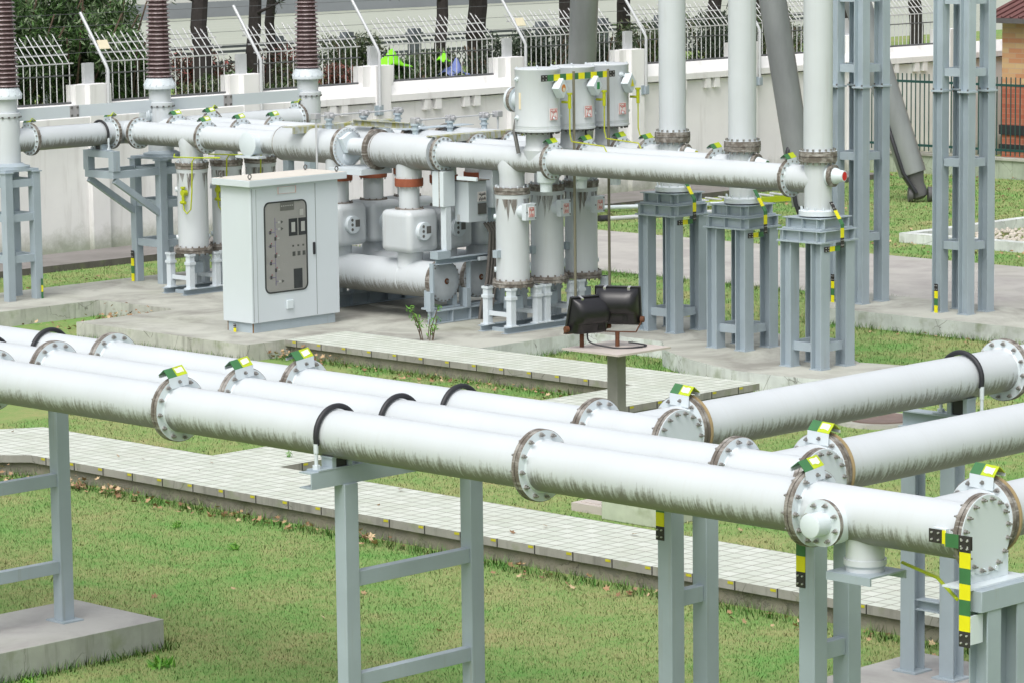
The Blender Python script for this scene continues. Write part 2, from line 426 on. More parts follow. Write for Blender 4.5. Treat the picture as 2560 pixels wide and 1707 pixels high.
def path(poly, tags):
    # capped kerb over a rubble base, tiled top; tags: (corner index, first joint offset, pitch) per visible kerb side
    g = MB(); cx = sum(p[0] for p in poly) / len(poly); n = len(poly)
    def off(d):
        out = []
        for i in range(n):
            a, b, c = V((*poly[i - 1], 0)), V((*poly[i], 0)), V((*poly[(i + 1) % n], 0))
            e1 = (b - a).normalized(); e2 = (c - b).normalized(); n1 = V((-e1.y, e1.x, 0)); n2 = V((-e2.y, e2.x, 0))
            m = (n1 + n2); m = m / max(.3, m.dot(n1)); out.append((b.x + m.x * d, b.y + m.y * d))
        return out
    g.prism(off(.06), 0, .175, 2, 2); g.prism(poly, .175, .27, 0, 1)
    rr = random.Random(3)
    for i in tags:
        a, b = V((*poly[i], 0)), V((*poly[(i + 1) % n], 0)); e = (b - a).normalized(); L = (b - a).length; nn = V((e.y, -e.x, 0))
        R = Matrix((e, nn, V((0, 0, 1)))).transposed(); t = rr.uniform(.2, .5)
        while t < L - .05:
            p = a + e * t
            g.box(p + V((0, 0, .2225)), (.014, .008, .095), 3, R)
            q = t - .06 if i % 2 == 0 else t + .06
            g.box(a + e * max(.05, q) + V((0, 0, .245)) + nn * .0005, (.075, .006, .028), 4, R)
            t += .576
    return struct('path', g, [TILE, KERB, RUBBLE, KERBD, plain('faded_yellow_mark', (.48, .45, .02), .6, var=.35, scale=25)], ang=0)
FP = [(-34.65, 12), (-34.65, 25.78), (-34.34, 26.05), (-10, 26.05), (-10, 27.55), (-31.27, 27.55), (-31.27, 28.9), (-32.55, 28.9), (-32.55, 27.55), (-36.0, 27.55), (-36.35, 27.0), (-36.35, 12)]
path(FP, [0, 1, 2, 5])
BP = [(-40.03, 35.45), (-32.55, 35.45), (-32.55, 29.0), (-31.27, 29.0), (-31.27, 36.74), (-40.03, 36.74)]
path(BP, [0, 3])
# ------------------------------------------------------------------ foreground bus ducts
ZP, RP = 2.95, .2
_bolt = {}
def bolt_mesh(key, ax, half, r):
    if key not in _bolt:
        m = MB()
        m.lathe(V(ax).normalized() * -(half + .042), ax, [(0, r * .5), (2 * half + .084, r * .5)], 8, 0)
        for q in (-1, 1):
            m.lathe(V(ax).normalized() * (q * (half + .012) - .011), ax, [(0, r), (.022, r)], 6, 0)
            m.lathe(V(ax).normalized() * (q * (half + .002) - .002), ax, [(0, r * 1.45), (.004, r * 1.45)], 10, 1)
        o = m.build('bolt', [BOLT, BRIGHT], ang=30); _bolt[key] = o.data; bpy.data.objects.remove(o)
    return _bolt[key]
def put_bolts(fl, ax, R, n, key, half=.034, r=.019, ph=.1, name='bolt'):
    a, u, w = MB.frame(ax); me = bolt_mesh(key, ax, half, r)
    for i in range(n):
        q = 2 * PI * i / n + ph
        b = bpy.data.objects.new(name, me); COL.objects.link(b); b.parent = fl; b.location = u * (R * math.cos(q)) + w * (R * math.sin(q))
def flange(root, c, ax, R=.285, rp=RP, th=.034, bolts=12, face=None, indiv=True, ph=.1, n=48, r=.0165):
    c = V(c); m = MB(); t = th + .004
    m.lathe(c, ax, [(-t - .012, rp), (-t, rp + .012), (-t, R - .006), (-t + .006, R), (-.004, R), (-.004, R - .014), (.004, R - .014), (.004, R), (t - .006, R), (t, R - .006), (t, rp + .012), (t + .012, rp)],
            n, 0, [0, 0, 1, 1, 1, 1, 1, 1, 1, 0, 0, 0])
    fl = m.build('flange', [face or WHT, RIM], root, loc=c - V(root.location))
    if bolts and indiv: put_bolts(fl, ax, (R + rp) / 2 + .005, bolts, str(tuple(ax)) + str(th) + str(r), t, r, ph)
    elif bolts:
        a, u, w = MB.frame(ax); b = MB(); o = V(c)
        for i in range(bolts):
            q = 2 * PI * i / bolts + ph; p = o + (u * math.cos(q) + w * math.sin(q)) * ((R + rp) / 2 + .005)
            b.lathe(p - a * (t + .022), a, [(0, r), (2 * t + .044, r)], 6)
        b.build('bolt_ring', BOLT, fl, loc=(0, 0, 0), ang=30)
    return fl
def bridge(root, c, ax, R=.285, ang=0.0, s=1.0, chips=True):
    # folded earthing bridge, a small tent over the flange joint, painted yellow and green
    a, u, w = MB.frame(ax); m = MB()
    up = V((0, 0, 1)) if abs(a.z) < .5 else V((0, -1, 0))
    sd = a.cross(up); n_ = (up * math.cos(ang) + sd * math.sin(ang)); tg = a.cross(n_)
    prof = [(.05, R - .085), (.05, R + .012), (-.012, R + .082), (-.085, R + .03), (-.085, R + .005)]
    W = .105 * s; cuts = [-W, .012 * s, W]
    for j in range(len(prof) - 1):
        for k in range(2):
            q = [V(c) + a * (prof[i][0] * s) + n_ * (R + (prof[i][1] - R) * s) + tg * cuts[kk] for i, kk in ((j, k), (j, k + 1), (j + 1, k + 1), (j + 1, k))]
            mi = (2 if j in (0, 3) else (0, 1)[k])
            nn = (q[1] - q[0]).cross(q[3] - q[0]).normalized() * .003
            m.add([p + nn for p in q] + [p - nn for p in q], [(0, 1, 2, 3), (7, 6, 5, 4), (0, 4, 5, 1), (1, 5, 6, 2), (2, 6, 7, 3), (3, 7, 4, 0)], mi)
    if chips:       # bare patch where the yellow paint has peeled
        q0 = V(c) + n_ * (R + .062 * s); pk = V(c) - a * (.012 * s) + n_ * (R + .082 * s); d1 = (V(c) + a * .05 * s + n_ * (R + .012 * s)) - pk; d1.normalize()
        nn = tg.cross(d1).normalized()
        if nn.dot(n_) < 0: nn = -nn
        pts = [pk + d1 * (.012 * s) + tg * (-.085 * s + i * .028 * s) + d1 * (random.uniform(0, .012)) for i in range(4)]
        lo = [p + d1 * (.045 * s + random.uniform(0, .012)) for p in pts]; k = len(m.v)
        vs = [p + nn * .0055 for p in pts + lo]; m.add(vs, [(i, i + 1, 5 + i, 4 + i) for i in range(3)], 3)
    o = m.build('earthing_bridge', [LIME, GRN, WHT, CHIP], root, ang=20)
    return o
def section(root, p0, p1, r, mat, n=48, name='pipe'):
    p0, p1 = V(p0), V(p1); L = (p1 - p0).length
    return MB().lathe(p0, p1 - p0, [(0, r), (L, r)], n).build(name, mat, root, ang=40)

DUCTS = [   # y, B-axis x, end x, flange xs, bridged xs, B flange ys, bridged ys, label
    (18.68, -14.294, -13.86, (-25.17, -22.506, -18.14, -15.4), (-22.506, -15.4), (19.25, 24.0), (19.25,), 'front white bus pipe with a round side port, its capped end beside the striped strap'),
    (19.40, -16.38, -15.90, (-25.17, -22.47, -16.75), (-22.47,), (19.97, 24.6), (19.97,), 'middle of three parallel foreground white pipes, turning right at its bolted end cap'),
    (20.12, -18.456, -17.97, (-25.19, -22.47, -18.88), (-22.47,), (20.70, 25.14), (20.70,), 'rearmost of three parallel foreground white pipes, passing below the floodlight post')]
for y, xb, xe, fx, brx, fy, bry, lab in DUCTS:
    root = thing('bus_pipe', lab, 'pipe', (xb, y, ZP), 'foreground white bus pipes')
    xs = [-36.5] + list(fx) + [xe]
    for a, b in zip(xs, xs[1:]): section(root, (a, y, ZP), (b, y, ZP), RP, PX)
    for x in fx: flange(root, (x, y, ZP), (1, 0, 0), ph=.1 if x != -15.4 else .05)
    for x in brx: bridge(root, (x, y, ZP), (1, 0, 0), ang=.12)
    ys = [y] + list(fy) + [y + 14]
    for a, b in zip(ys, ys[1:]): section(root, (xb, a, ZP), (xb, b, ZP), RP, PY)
    for q in fy: flange(root, (xb, q, ZP), (0, 1, 0))
    for q in bry:
        bridge(root, (xb, q, ZP), (0, -1, 0), ang=-.05)
        m = MB(); m.lathe((xb, q + .034, ZP), (0, 1, 0), [(0, .268), (.012, .292), (.028, .292), (.04, .268), (.041, .22)], 48); m.build('gasket', TAPE, root)
    # bolted end cap
    m = MB(); m.lathe((xe - .03, y, ZP), (1, 0, 0), [(-.034, RP), (-.034, .283), (.0, .283), (0, .268), (.008, .268), (.008, .283), (.036, .283), (.04, .278), (.04, 0)], 48, 0, [0, 1, 1, 1, 1, 1, 0, 0])
    cap = m.build('end_cap', [CAB, RIM], root, loc=V((xe - .03, y, ZP)) - V(root.location)); put_bolts(cap, (1, 0, 0), .25, 16, 'cap', .037, .0145, .17)

# side port, pedestal and rod of the front pipe
p1 = [o for o in COL.objects if o.get('label') == DUCTS[0][7]][0]
m = MB(); m.lathe((-15.08, 18.68, 2.915), (0, -1, 0), [(.12, .165), (.235, .165), (.25, .155), (.25, .17), (.285, .17), (.285, .088), (.42, .088), (.425, .08), (.425, 0)], 40, 0, [0, 0, 0, 1, 0, 0, 0, 0])
port = m.build('side_port', [WHT, RIM], p1, loc=V((-15.08, 18.395, 2.915)) - V(p1.location)); put_bolts(port, (0, 1, 0), .138, 8, 'port', .005, .014, .3)
m = MB(); m.lathe((-14.93, 18.7, 2.55), (0, 0, 1), [(0, .14), (.03, .14), (.05, .155), (.09, .155), (.09, .14), (.24, .14)], 32); m.build('pedestal', PZ, p1)
m = MB()
for q in (18.5, 18.9): m.bx(-15.12, -14.72, q - .008, q + .008, 2.49, 2.55)
m.bx(-15.12, -14.72, 18.508, 18.892, 2.54, 2.552); m.build('pedestal_channel', STEEL, p1)
m = MB(); m.tube([(-14.75, 18.9, 2.6), (-14.3, 18.72, 2.58), (-13.9, 18.42, 2.53)], .013, 8); m.tube([(-13.75, 19.0, 2.66), (-13.4, 19.2, 2.6)], .013, 8); m.build('earthing_rod', LIME, p1)

STRAPEND = plain('strap_end_black', (.03, .028, .027), .5, var=.3)
# ------------------------------------------------------------------ support frames
def ubolt(root, c, ax, zb, r=RP):
    a = V(ax); sd = a.cross(V((0, 0, 1))); c = V(c); R = r + .03
    m = MB()
    for q in (-1, 1):
        b = c + sd * (q * R); m.cyl((b.x, b.y, c.z - .06), (b.x, b.y, zb + .04 + (c.z - zb - .06) * .45), .021, 12); m.cyl((b.x, b.y, zb + .0), (b.x, b.y, c.z - .06), .016, 12)
        m.lathe((b.x, b.y, zb + .004), (0, 0, 1), [(0, .034), (.035, .034)], 6)
    o = m.build('pipe_clamp', CAB, root)
    s = MB(); s.tube([c + sd * (R * math.cos(t)) + V((0, 0, 1)) * (R * math.sin(t)) for t in [-.32 + i * (PI + .64) / 28 for i in range(29)]], .0235, 12)
    s.build('rubber_sleeve', BLACK, o); return o
def saddle(root, c, ax, zb, r=RP):
    a = V(ax); sd = a.cross(V((0, 0, 1))); c = V(c); m = MB(); z1 = c.z - r + .012; R = Matrix((a, sd, V((0, 0, 1)))).transposed()
    for q in (-1, 1): m.box(c + sd * (q * .09) + V((0, 0, (zb + z1) / 2 - c.z)), (.13, .045, z1 - zb), 0, R)
    m.box(c + V((0, 0, z1 + .004 - c.z)), (.14, .24, .016), 0, R)
    m.box(c + V((0, 0, zb + .008 - c.z)), (.15, .54, .012), 0, R)
    o = m.build('saddle', STEEL, root); k = MB(); k.box(c + V((0, 0, (zb + z1) / 2 + .004 - c.z)), (.10, .12, z1 - zb - .02), 0, R); k.build('saddle_pad', BLACK, o)
def strap(root, pts, w, side, segs, ends=(True, True), off=0):
    # flat earthing strap striped yellow and green along its length, black bolted ends
    m = MB(); pts = [V(p) for p in pts]; tot = sum((b - a).length for a, b in zip(pts, pts[1:])); step = tot / segs; k = off; d0 = 0
    for a, b in zip(pts, pts[1:]):
        L = (b - a).length; e = (b - a) / L; sd = V(side); sd = (sd - e * sd.dot(e)).normalized(); nn = e.cross(sd); R = Matrix((sd, nn, e)).transposed(); t = 0
        while t < L - 1e-4:
            nx = min(L, (math.floor((d0 + t) / step + 1e-4) + 1) * step - d0); i = int(math.floor((d0 + t) / step + 1e-4))
            mi = (i + off) % 2
            if (i == 0 and ends[0]) or (i == segs - 1 and ends[1]): mi = 2
            m.box(a + e * ((t + nx) / 2), (w, .007, nx - t), mi, R)
            if mi == 2:
                for x in (-.26, .26):
                    for z in (-.25, .25): m.lathe(a + e * ((t + nx) / 2 + z * (nx - t)) + sd * (x * w) - nn * .016, nn, [(0, .007), (.032, .007)], 8, 3)
            t = nx
        d0 += L
    return m.build('earthing_strap', [YEL, GRN, STRAPEND, BRIGHT], root, ang=25)

def gantry(x, near, far, ys, label, tag_low):
    root = thing('pipe_support', label, 'support frame', (x, (near + far) / 2, .297), 'grey frames carrying the foreground pipes')
    for y in (near, far):
        m = MB(); m.bx(x - .065, x + .065, y - .075, y + .075, .297, 2.53); p = m.build('post', STEEL, root, bev=.004)
        b = MB(); b.bx(x - .14, x + .14, y - .12, y + .13, .297, .311); b.lathe((x - .105, y + .02, .31), (0, 0, 1), [(0, .018), (.03, .018)], 6); b.build('base_plate', STEEL, p)
    for z0, z1 in ((.785, .905), (1.65, 1.775)):
        m = MB(); m.bx(x - .045, x + .045, near + .0755, far - .0755, z0, z1); m.build('rung', STEEL, root, bev=.003)
    m = MB(); y0, y1 = near - .42, far + .42
    m.bx(x + .03, x + .042, y0, y1, 2.53, 2.655); m.bx(x - .11, x + .042, y0, y1, 2.655, 2.667); m.bx(x - .11, x + .03, y0, y1, 2.53, 2.541)
    m.build('beam', STEEL, root)
    for y in ys: saddle(root, (x - .03, y, ZP), (1, 0, 0), 2.667); ubolt(root, (x - .03, y, ZP), (1, 0, 0), 2.675)
    if tag_low: strap(root, [(x + .02, far + .085, .74), (x + .02, far + .085, .31)], .05, (1, 0, 0), 5, (False, False), 0)
    return root
gantry(-26.13, 18.73, 20.17, (18.68, 19.4, 20.12), 'grey support frame on the concrete plinth in the bottom left corner', True)
gantry(-20.45, 18.75, 20.21, (18.68, 19.4, 20.12), 'wide two-post grey frame with two rungs standing in the middle of the front lawn', False)

def corner(x, near, far, z1, label, st):
    root = thing('pipe_support', label, 'support frame', (x, (near + far) / 2, .0), 'grey frames carrying the foreground pipes')
    for y in (near, far):
        m = MB(); m.bx(x - .15, x, y - .075, y + .075, 0, z1); m.build('post', STEEL, root, bev=.004)
    for z0 in (.75, 1.66):
        m = MB(); m.bx(x - .12, x - .03, near + .0755, far - .0755, z0, z0 + .13); m.build('rung', STEEL, root, bev=.003)
    m = MB(); m.bx(x - .16, x + .01, near - .12, far + .12, z1, z1 + .1); m.build('beam', STEEL, root, bev=.003)
    m = MB(); m.bx(x - .13, x - .02, (near + far) / 2 - .1, (near + far) / 2 + .1, z1 + .1, 2.765); m.build('saddle', STEEL, root)
    if st: strap(root, st[0], .085, (1, 0, 0), st[1], (False, True), st[2])
    return root
corner(-17.8, 19.905, 20.325, 2.58, 'narrow grey frame below the rear pipe corner, one yellow patch on its near post', ([(-17.92, 19.8265, 2.555), (-17.92, 19.8265, 2.215)], 3, 1))
corner(-15.75, 19.205, 19.605, 2.58, 'narrow grey frame below the middle pipe corner, beside the round side port', ([(-15.88, 19.126, 2.70), (-15.88, 19.126, 2.225)], 4, 0))
root = thing('pipe_support', 'grey end stand with a long yellow and green striped strap on its near post', 'support frame', (-13.85, 18.75, 0), 'grey frames carrying the foreground pipes')
for y in (18.58, 18.92):
    m = MB(); m.hsec((-13.78, y, 0), (-13.78, y, 2.46), .15, .16, (0, 1, 0), .012); m.build('post', STEEL, root)
m = MB(); m.bx(-13.87, -13.69, 18.42, 19.3, 2.46, 2.61); m.build('beam', STEEL, root, bev=.004)
m = MB(); m.bx(-14.0, -13.76, 18.38, 19.05, 2.611, 2.625); m.bx(-13.875, -13.86, 18.44, 18.95, 2.625, 2.80)
for y in (18.52, 18.66, 18.8): m.lathe((-13.862, y, 2.7), (1, 0, 0), [(0, .018), (.02, .018)], 8)
m.build('bracket', WHT, root)
strap(root, [(-14.16, 18.44, 2.945), (-14.02, 18.44, 2.945), (-13.97, 18.372, 2.945), (-13.74, 18.372, 2.945)], .095, (0, 0, 1), 4, (True, True), 1)
strap(root, [(-13.79, 18.36, 2.99), (-13.79, 18.36, 2.22)], .092, (1, 0, 0), 7, (True, True), 1)
m = MB(); m.bx(-13.755, -13.74, 18.366, 18.5, 2.24, 2.44); m.build('strap_lug', WHT, root)
m = MB(); m.bx(-14.14, -14.02, 18.447, 18.5, 2.90, 3.0); m.build('pipe_lug', WHT, root)

root = thing('pipe_support', 'grey H-beam frame behind the pipes at right, standing on a flat concrete pad', 'support frame', (-18.9, 24.5, .15), 'grey frames carrying the foreground pipes')
for x in (-19.0, -18.55, -16.6, -14.6):
    m = MB(); m.hsec((x, 24.5, .15), (x, 24.5, 2.44), .16, .16, (1, 0, 0), .012); p = m.build('post', STEEL, root); b = MB(); b.bx(x - .13, x + .13, 24.37, 24.63, .15, .166); b.build('base_plate', STEEL, p)
for a, b in ((-18.92, -18.63),):
    for z in (.80, 1.7): m = MB(); m.hsec((a, 24.5, z), (b, 24.5, z), .12, .10, (0, 1, 0), .01); m.build('rung', STEEL, root)
m = MB(); m.hsec((-19.12, 24.5, 2.52), (-13.4, 24.5, 2.52), .16, .16, (0, 1, 0), .012); m.build('beam', STEEL, root)
for x in (-18.456, -16.38, -14.294): saddle(root, (x, 24.5, ZP), (0, 1, 0), 2.6); ubolt(root, (x, 24.5, ZP), (0, 1, 0), 2.605)
m = MB(); m.bx(-18.4, -18.36, 24.6, 24.63, .166, .75); m.build('earthing_strip', DARKST, root)

def plinth(x0, x1, y0, y1, z1, label, mats):
    m = MB(); m.prism([(x0, y0), (x1, y0), (x1, y1), (x0, y1)], 0, z1, 0, 1); o = m.build('concrete_plinth', mats, loc=((x0 + x1) / 2, (y0 + y1) / 2, 0), bev=.006); return tag(o, label, 'plinth')
plinth(-26.85, -25.44, 17.9, 20.86, .297, 'square concrete plinth with stained sides under the left support frame', [CTOP2, CSIDE3])
plinth(-19.45, -13.2, 22.6, 25.15, .15, 'low concrete pad behind the striped post at right', [CTOP2, CSIDE3])
# ------------------------------------------------------------------ switchgear bay
ZB = 3.03; SL = .27; Y0 = 38.6; DY = .8; XB = -47.8
ORD = ['nearest', 'middle', 'farthest']
ORDW = ['front', 'middle', 'rear']
BUSHY = (35.95, 39.42, 43.03)
XR = [-31.72, -33.87, -36.02]

for i in range(3):
    y = Y0 + DY * i; xr = XR[i]
    root = thing('bus_duct', ['nearest of three long white switchgear ducts, its arm running to the left bushing', 'middle of three long white switchgear ducts, between its two neighbours', 'farthest of three long white switchgear ducts, its arm running to the right bushing'][i],
                 'pipe duct', (-40, y, ZB), 'white switchgear ducts behind the cabinet')
    fl = [(xr - .52, 1), (-37.13, 1), (-39.62, 0), (-45.55, 1)] + ([(-47.41, 0)] if i == 0 else [(-47.3, 1)])
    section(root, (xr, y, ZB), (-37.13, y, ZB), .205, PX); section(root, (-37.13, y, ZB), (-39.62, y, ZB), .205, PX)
    for x, b in fl:
        flange(root, (x, y, ZB), (1, 0, 0), .285, .205, .03, 16, indiv=False, n=40)
        if b: bridge(root, (x, y, ZB), (1, 0, 0), ang=.12, chips=(x < -45))
    bridge(root, (-39.62, y, ZB), (1, 0, 0), ang=-1.25, chips=False)
    # tee to the transformer above, stub below
    m = MB(); m.lathe((-37.45, y, ZB), (0, 0, 1), [(.0, .205), (.17, .235), (.24, .2), (.47, .19)], 36); m.build('tee_neck', PZ, root)
    for xn in (-38.04, -45.97): m = MB(); m.lathe((xn, y, ZB), (0, 0, -1), [(0, .20), (.12, .232), (.25, .205), (.45, .205)], 36); m.build('branch_neck', PZ, root)
    m = MB(); m.lathe((-37.28, y, ZB - .16), (0, 0, -1), [(0, .15), (.16, .15), (.18, .14), (.2, .1), (.33, .095), (.335, 0)], 28); m.build('drain_stub', WHT, root)
    # disconnector tanks
    for (x0, x1) in ((-43.55, -41.98), (-41.13, -39.72)):
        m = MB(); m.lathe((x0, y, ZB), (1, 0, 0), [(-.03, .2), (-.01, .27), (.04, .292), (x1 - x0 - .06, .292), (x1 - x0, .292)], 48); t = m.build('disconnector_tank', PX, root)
        m = MB(); m.lathe((x0 + .05, y, ZB), (1, 0, 0), [(0, .2925), (.004, .2965), (.012, .2965), (.016, .2925)], 48); m.build('weld_seam', RIM, t)
    for x, s in ((-41.94, 1), (-41.17, -1)):
        m = MB(); m.lathe((x, y, ZB), (s, 0, 0), [(-.045, .29), (-.04, .34), (-.003, .34), (-.003, .33), (.003, .33), (.003, .34), (.035, .34), (.04, .33), (.04, 0)], 48, 0, [1, 1, 1, 1, 1, 1, 0, 0]); f = m.build('cover_flange', [CAB, RIM], root)
        b = MB()
        for k in range(30):
            q = 2 * PI * k / 30; b.lathe((x + s * .035, y + .312 * math.cos(q), ZB + .312 * math.sin(q)), (s, 0, 0), [(0, .014), (.03, .014)], 6)
        b.build('bolt_ring', BRIGHT, f, ang=30)
    m = MB(); m.lathe((-41.95, y + .03, ZB + .02), (1, 0, 0), [(0, .15), (.8, .15)], 28); m.build('link_neck', PX, root)
    m = MB(); R = Matrix.Rotation(.45, 3, 'X'); m.box((-41.84, y - .06, ZB + .09), (.10, .25, .27), 0, R); m.build('indicator_box', WHT, root, bev=.006)
    m = MB(); m.lathe((-41.9, y - .02, ZB - .16), (1, 0, 0), [(0, .1), (.025, .1), (.03, .09), (.03, 0)], 24); m.build('inspection_cover', CAB, root)
    # left end
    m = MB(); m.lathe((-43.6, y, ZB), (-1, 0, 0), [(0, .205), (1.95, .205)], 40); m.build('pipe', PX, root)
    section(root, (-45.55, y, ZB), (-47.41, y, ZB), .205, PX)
    m = MB(); m.lathe((-44.10, y, ZB - .03), (0, -1, 0), [(0, .2), (.30, .2), (.30, .215), (.325, .215), (.33, .205), (.33, 0)], 36); m.build('side_port', WHT, root)
    m = MB(); m.bx(-44.4, -43.8, y - .34, y - .16, ZB - .27, ZB - .235); m.build('port_bracket', CAB, root)
    if i == 0: a, b, cl = y, BUSHY[0] + .1, (38.27, 36.46)
    elif i == 2: a, b, cl = y, BUSHY[2] - .1, (40.65, 42.76)
    else: a = b = None
    section(root, (-47.41, y, ZB), (XB - .02, y, ZB), .205, PX)
    if a is not None:
        m = MB(); m.lathe((XB, y, ZB), (0, 1 if b > a else -1, 0), [(-.21, .12), (-.18, .19), (-.1, .205), (abs(b - a), .205)], 40); m.build('arm_pipe', PY, root)
        for q in cl: flange(root, (XB, q, ZB), (0, 1, 0), .285, .205, .03, 16, indiv=False, n=40); bridge(root, (XB, q, ZB), (0, -1, 0), ang=.1, chips=False)
    # grey valve hose below the duct
    m = MB(); m.tube([(-46.2, y - .2, 2.72), (-46.1, y - .3, 2.68), (-45.4, y - .28, 2.7), (-44.9, y - .26, 2.72)], .012, 6); m.build('gas_hose', LIME, root)

# risers: vertical tubes rising out of the picture
for i in range(3):
    y = Y0 + DY * i; x = XR[i]
    root = thing('riser_column', ['upright white pipe with a red capped side port, nearest the camera', 'upright white pipe with a green capped side port', 'farthest upright white pipe at the end of the rear duct'][i], 'column', (x, y, 2.6), 'upright white pipes at right')
    m = MB(); m.lathe((x, y, 2.6), (0, 0, 1), [(0, .205), (.8, .205)], 44); m.build('tee_body', PZ, root)
    m = MB(); m.lathe((x, y, 3.4), (0, 0, 1), [(0, .215), (6.6, .215)], 44); m.build('upper_tube', PZ, root)
    m = MB(); m.lathe((x, y, 3.3), (0, 0, 1), [(0, .205), (.0, .28), (.075, .285), (.075, .268), (.085, .268), (.085, .285), (.16, .28), (.16, .215)], 44, 0, [0, 1, 1, 1, 1, 1, 0]); f = m.build('flange', [WHT, RIM], root)
    b = MB()
    for k in range(16): q = 2 * PI * k / 16; b.lathe((x + .247 * math.cos(q), y + .247 * math.sin(q), 3.265), (0, 0, 1), [(0, .017), (.23, .017)], 6)
    b.build('bolt_ring', BOLT, f, ang=30)
    m = MB(); m.lathe((x, y, 2.51), (0, 0, 1), [(0, .285), (.07, .285), (.075, .275), (.09, .21)], 44)
    for k in range(12): q = 2 * PI * k / 12; m.lathe((x + .25 * math.cos(q), y + .25 * math.sin(q), 2.58), (0, 0, 1), [(0, .014), (.06, .014)], 6)
    m.build('foot_flange', CAB, root)
    d = V((.985, .17, 0)).normalized()
    m = MB(); m.lathe(V((x, y, 3.10)) + d * .18, d, [(0, .15), (.04, .15), (.04, .165), (.1, .165), (.1, .12), (.13, .115), (.19, .09), (.26, .082), (.265, .075)], 28, 0, [0, 1, 1, 1, 0, 0, 0, 0]); m.build('side_port', [WHT, RIM], root)
    m = MB(); m.lathe(V((x, y, 3.10)) + d * .441, d, [(0, .066), (.006, .066), (.008, 0)], 24); m.build('port_cap', [RED, GRN, YEL][i], root)

    st = thing('support_stand', ['four-legged grey stand under the pipe with the red cap', 'four-legged grey stand under the pipe with the green cap', 'four-legged grey stand under the farthest upright pipe'][i], 'stand', (x - .05, y + .05, SL), 'four-legged stands under the upright pipes')
    cx, cy = x - .05, y + .05
    for sx in (-1, 1):
        for sy in (-1, 1):
            m = MB(); m.hsec((cx + sx * .29, cy + sy * .29, SL), (cx + sx * .29, cy + sy * .29, 2.125), .2, .2, (0, 1, 0), .016)
            m.bx(cx + sx * .29 - .115, cx + sx * .29 + .115, cy + sy * .29 - .115, cy + sy * .29 + .115, SL, SL + .014); m.build('leg', STEEL, st)
    for z, h, e in ((2.14, .17, .43), (2.325, .165, .37)):
        m = MB()
        for s in (-1, 1):
            m.hsec((cx - e, cy + s * (e - .09), z + h / 2), (cx + e, cy + s * (e - .09), z + h / 2), .17, h, (0, 1, 0), .013)
            m.hsec((cx + s * (e - .09), cy - e + .18, z + h / 2), (cx + s * (e - .09), cy + e - .18, z + h / 2), .16, h - .003, (1, 0, 0), .013)
            for q in (-.5, .0, .5): m.bx(cx + q * e * 1.5 - .005, cx + q * e * 1.5 + .005, cy + s * (e - .09) - .08, cy + s * (e - .09) + .08, z + .014, z + h - .014)
        m.bx(cx - e, cx + e, cy - e, cy + e, z - .012, z); m.build('top_beam', STEEL, st)
    for s in (-1, 1):
        m = MB(); m.bx(cx - .19, cx + .19, cy + s * .29 - .03, cy + s * .29 + .03, .52, .645); m.build('rung', STEEL, st)
        m = MB(); m.bx(cx + s * .29 - .03, cx + s * .29 + .03, cy - .19, cy + .19, .52, .645); m.build('rung', STEEL, st)
    strap(st, [(x + .26, y - .02, 2.72), (x + .46, y + .0, 2.40), (x + .46, y + .0, 2.06)], .075, (0, 1, 0), 5, (i == 0, True), 1)
    strap(st, [(cx + .40, cy - .33, 2.04), (cx + .40, cy + .03, 2.04)], .075, (0, 0, 1), 3, (True, False), 1)
    strap(st, [(cx + .2, cy - .18, .55), (cx + .2, cy - .18, SL)], .045, (0, 1, 0), 2, (False, False), 1)

# voltage transformers
def glyphs(m, o, ex, ez, w, h, rows, mi):
    # two lines of small block characters, as blurred as in the picture
    nn = V(ex).cross(V(ez)).normalized(); R = Matrix((V(ex), nn, V(ez))).transposed(); rr = random.Random(5)
    for r, (z, hh, k, ww) in enumerate(rows):
        for i in range(k):
            cx = (i - (k - 1) / 2) * ww * w
            for _ in range(3):
                m.box(V(o) + V(ex) * (cx + rr.uniform(-.25, .25) * ww * w) + V(ez) * (z * h + rr.uniform(-.36, .36) * hh * h), rr.choice(((ww * w * .72, .004, hh * h * .17), (ww * w * .2, .004, hh * h * .8))), mi, R)
def sign(root, c, ex, w, h, ink=REDTXT, board=PLATE, rows=((.2, .3, 6, .13), (-.22, .3, 4, .15)), border=True):
    ex = V(ex).normalized(); nn = ex.cross(V((0, 0, 1))); R = Matrix((ex, nn, V((0, 0, 1)))).transposed(); m = MB(); c = V(c)
    m.box(c, (w, .012, h), 0, R)
    if border:
        for s in (-1, 1):
            m.box(c + nn * .007 + ex * (s * w * .44), (w * .035, .004, h * .9), 1, R); m.box(c + nn * .007 + V((0, 0, s * h * .435)), (w * .84, .004, h * .035), 1, R)
    glyphs(m, c + nn * .0075, ex, V((0, 0, 1)), w, h, rows, 1)
    return m.build('sign', [board, ink], root, ang=0)
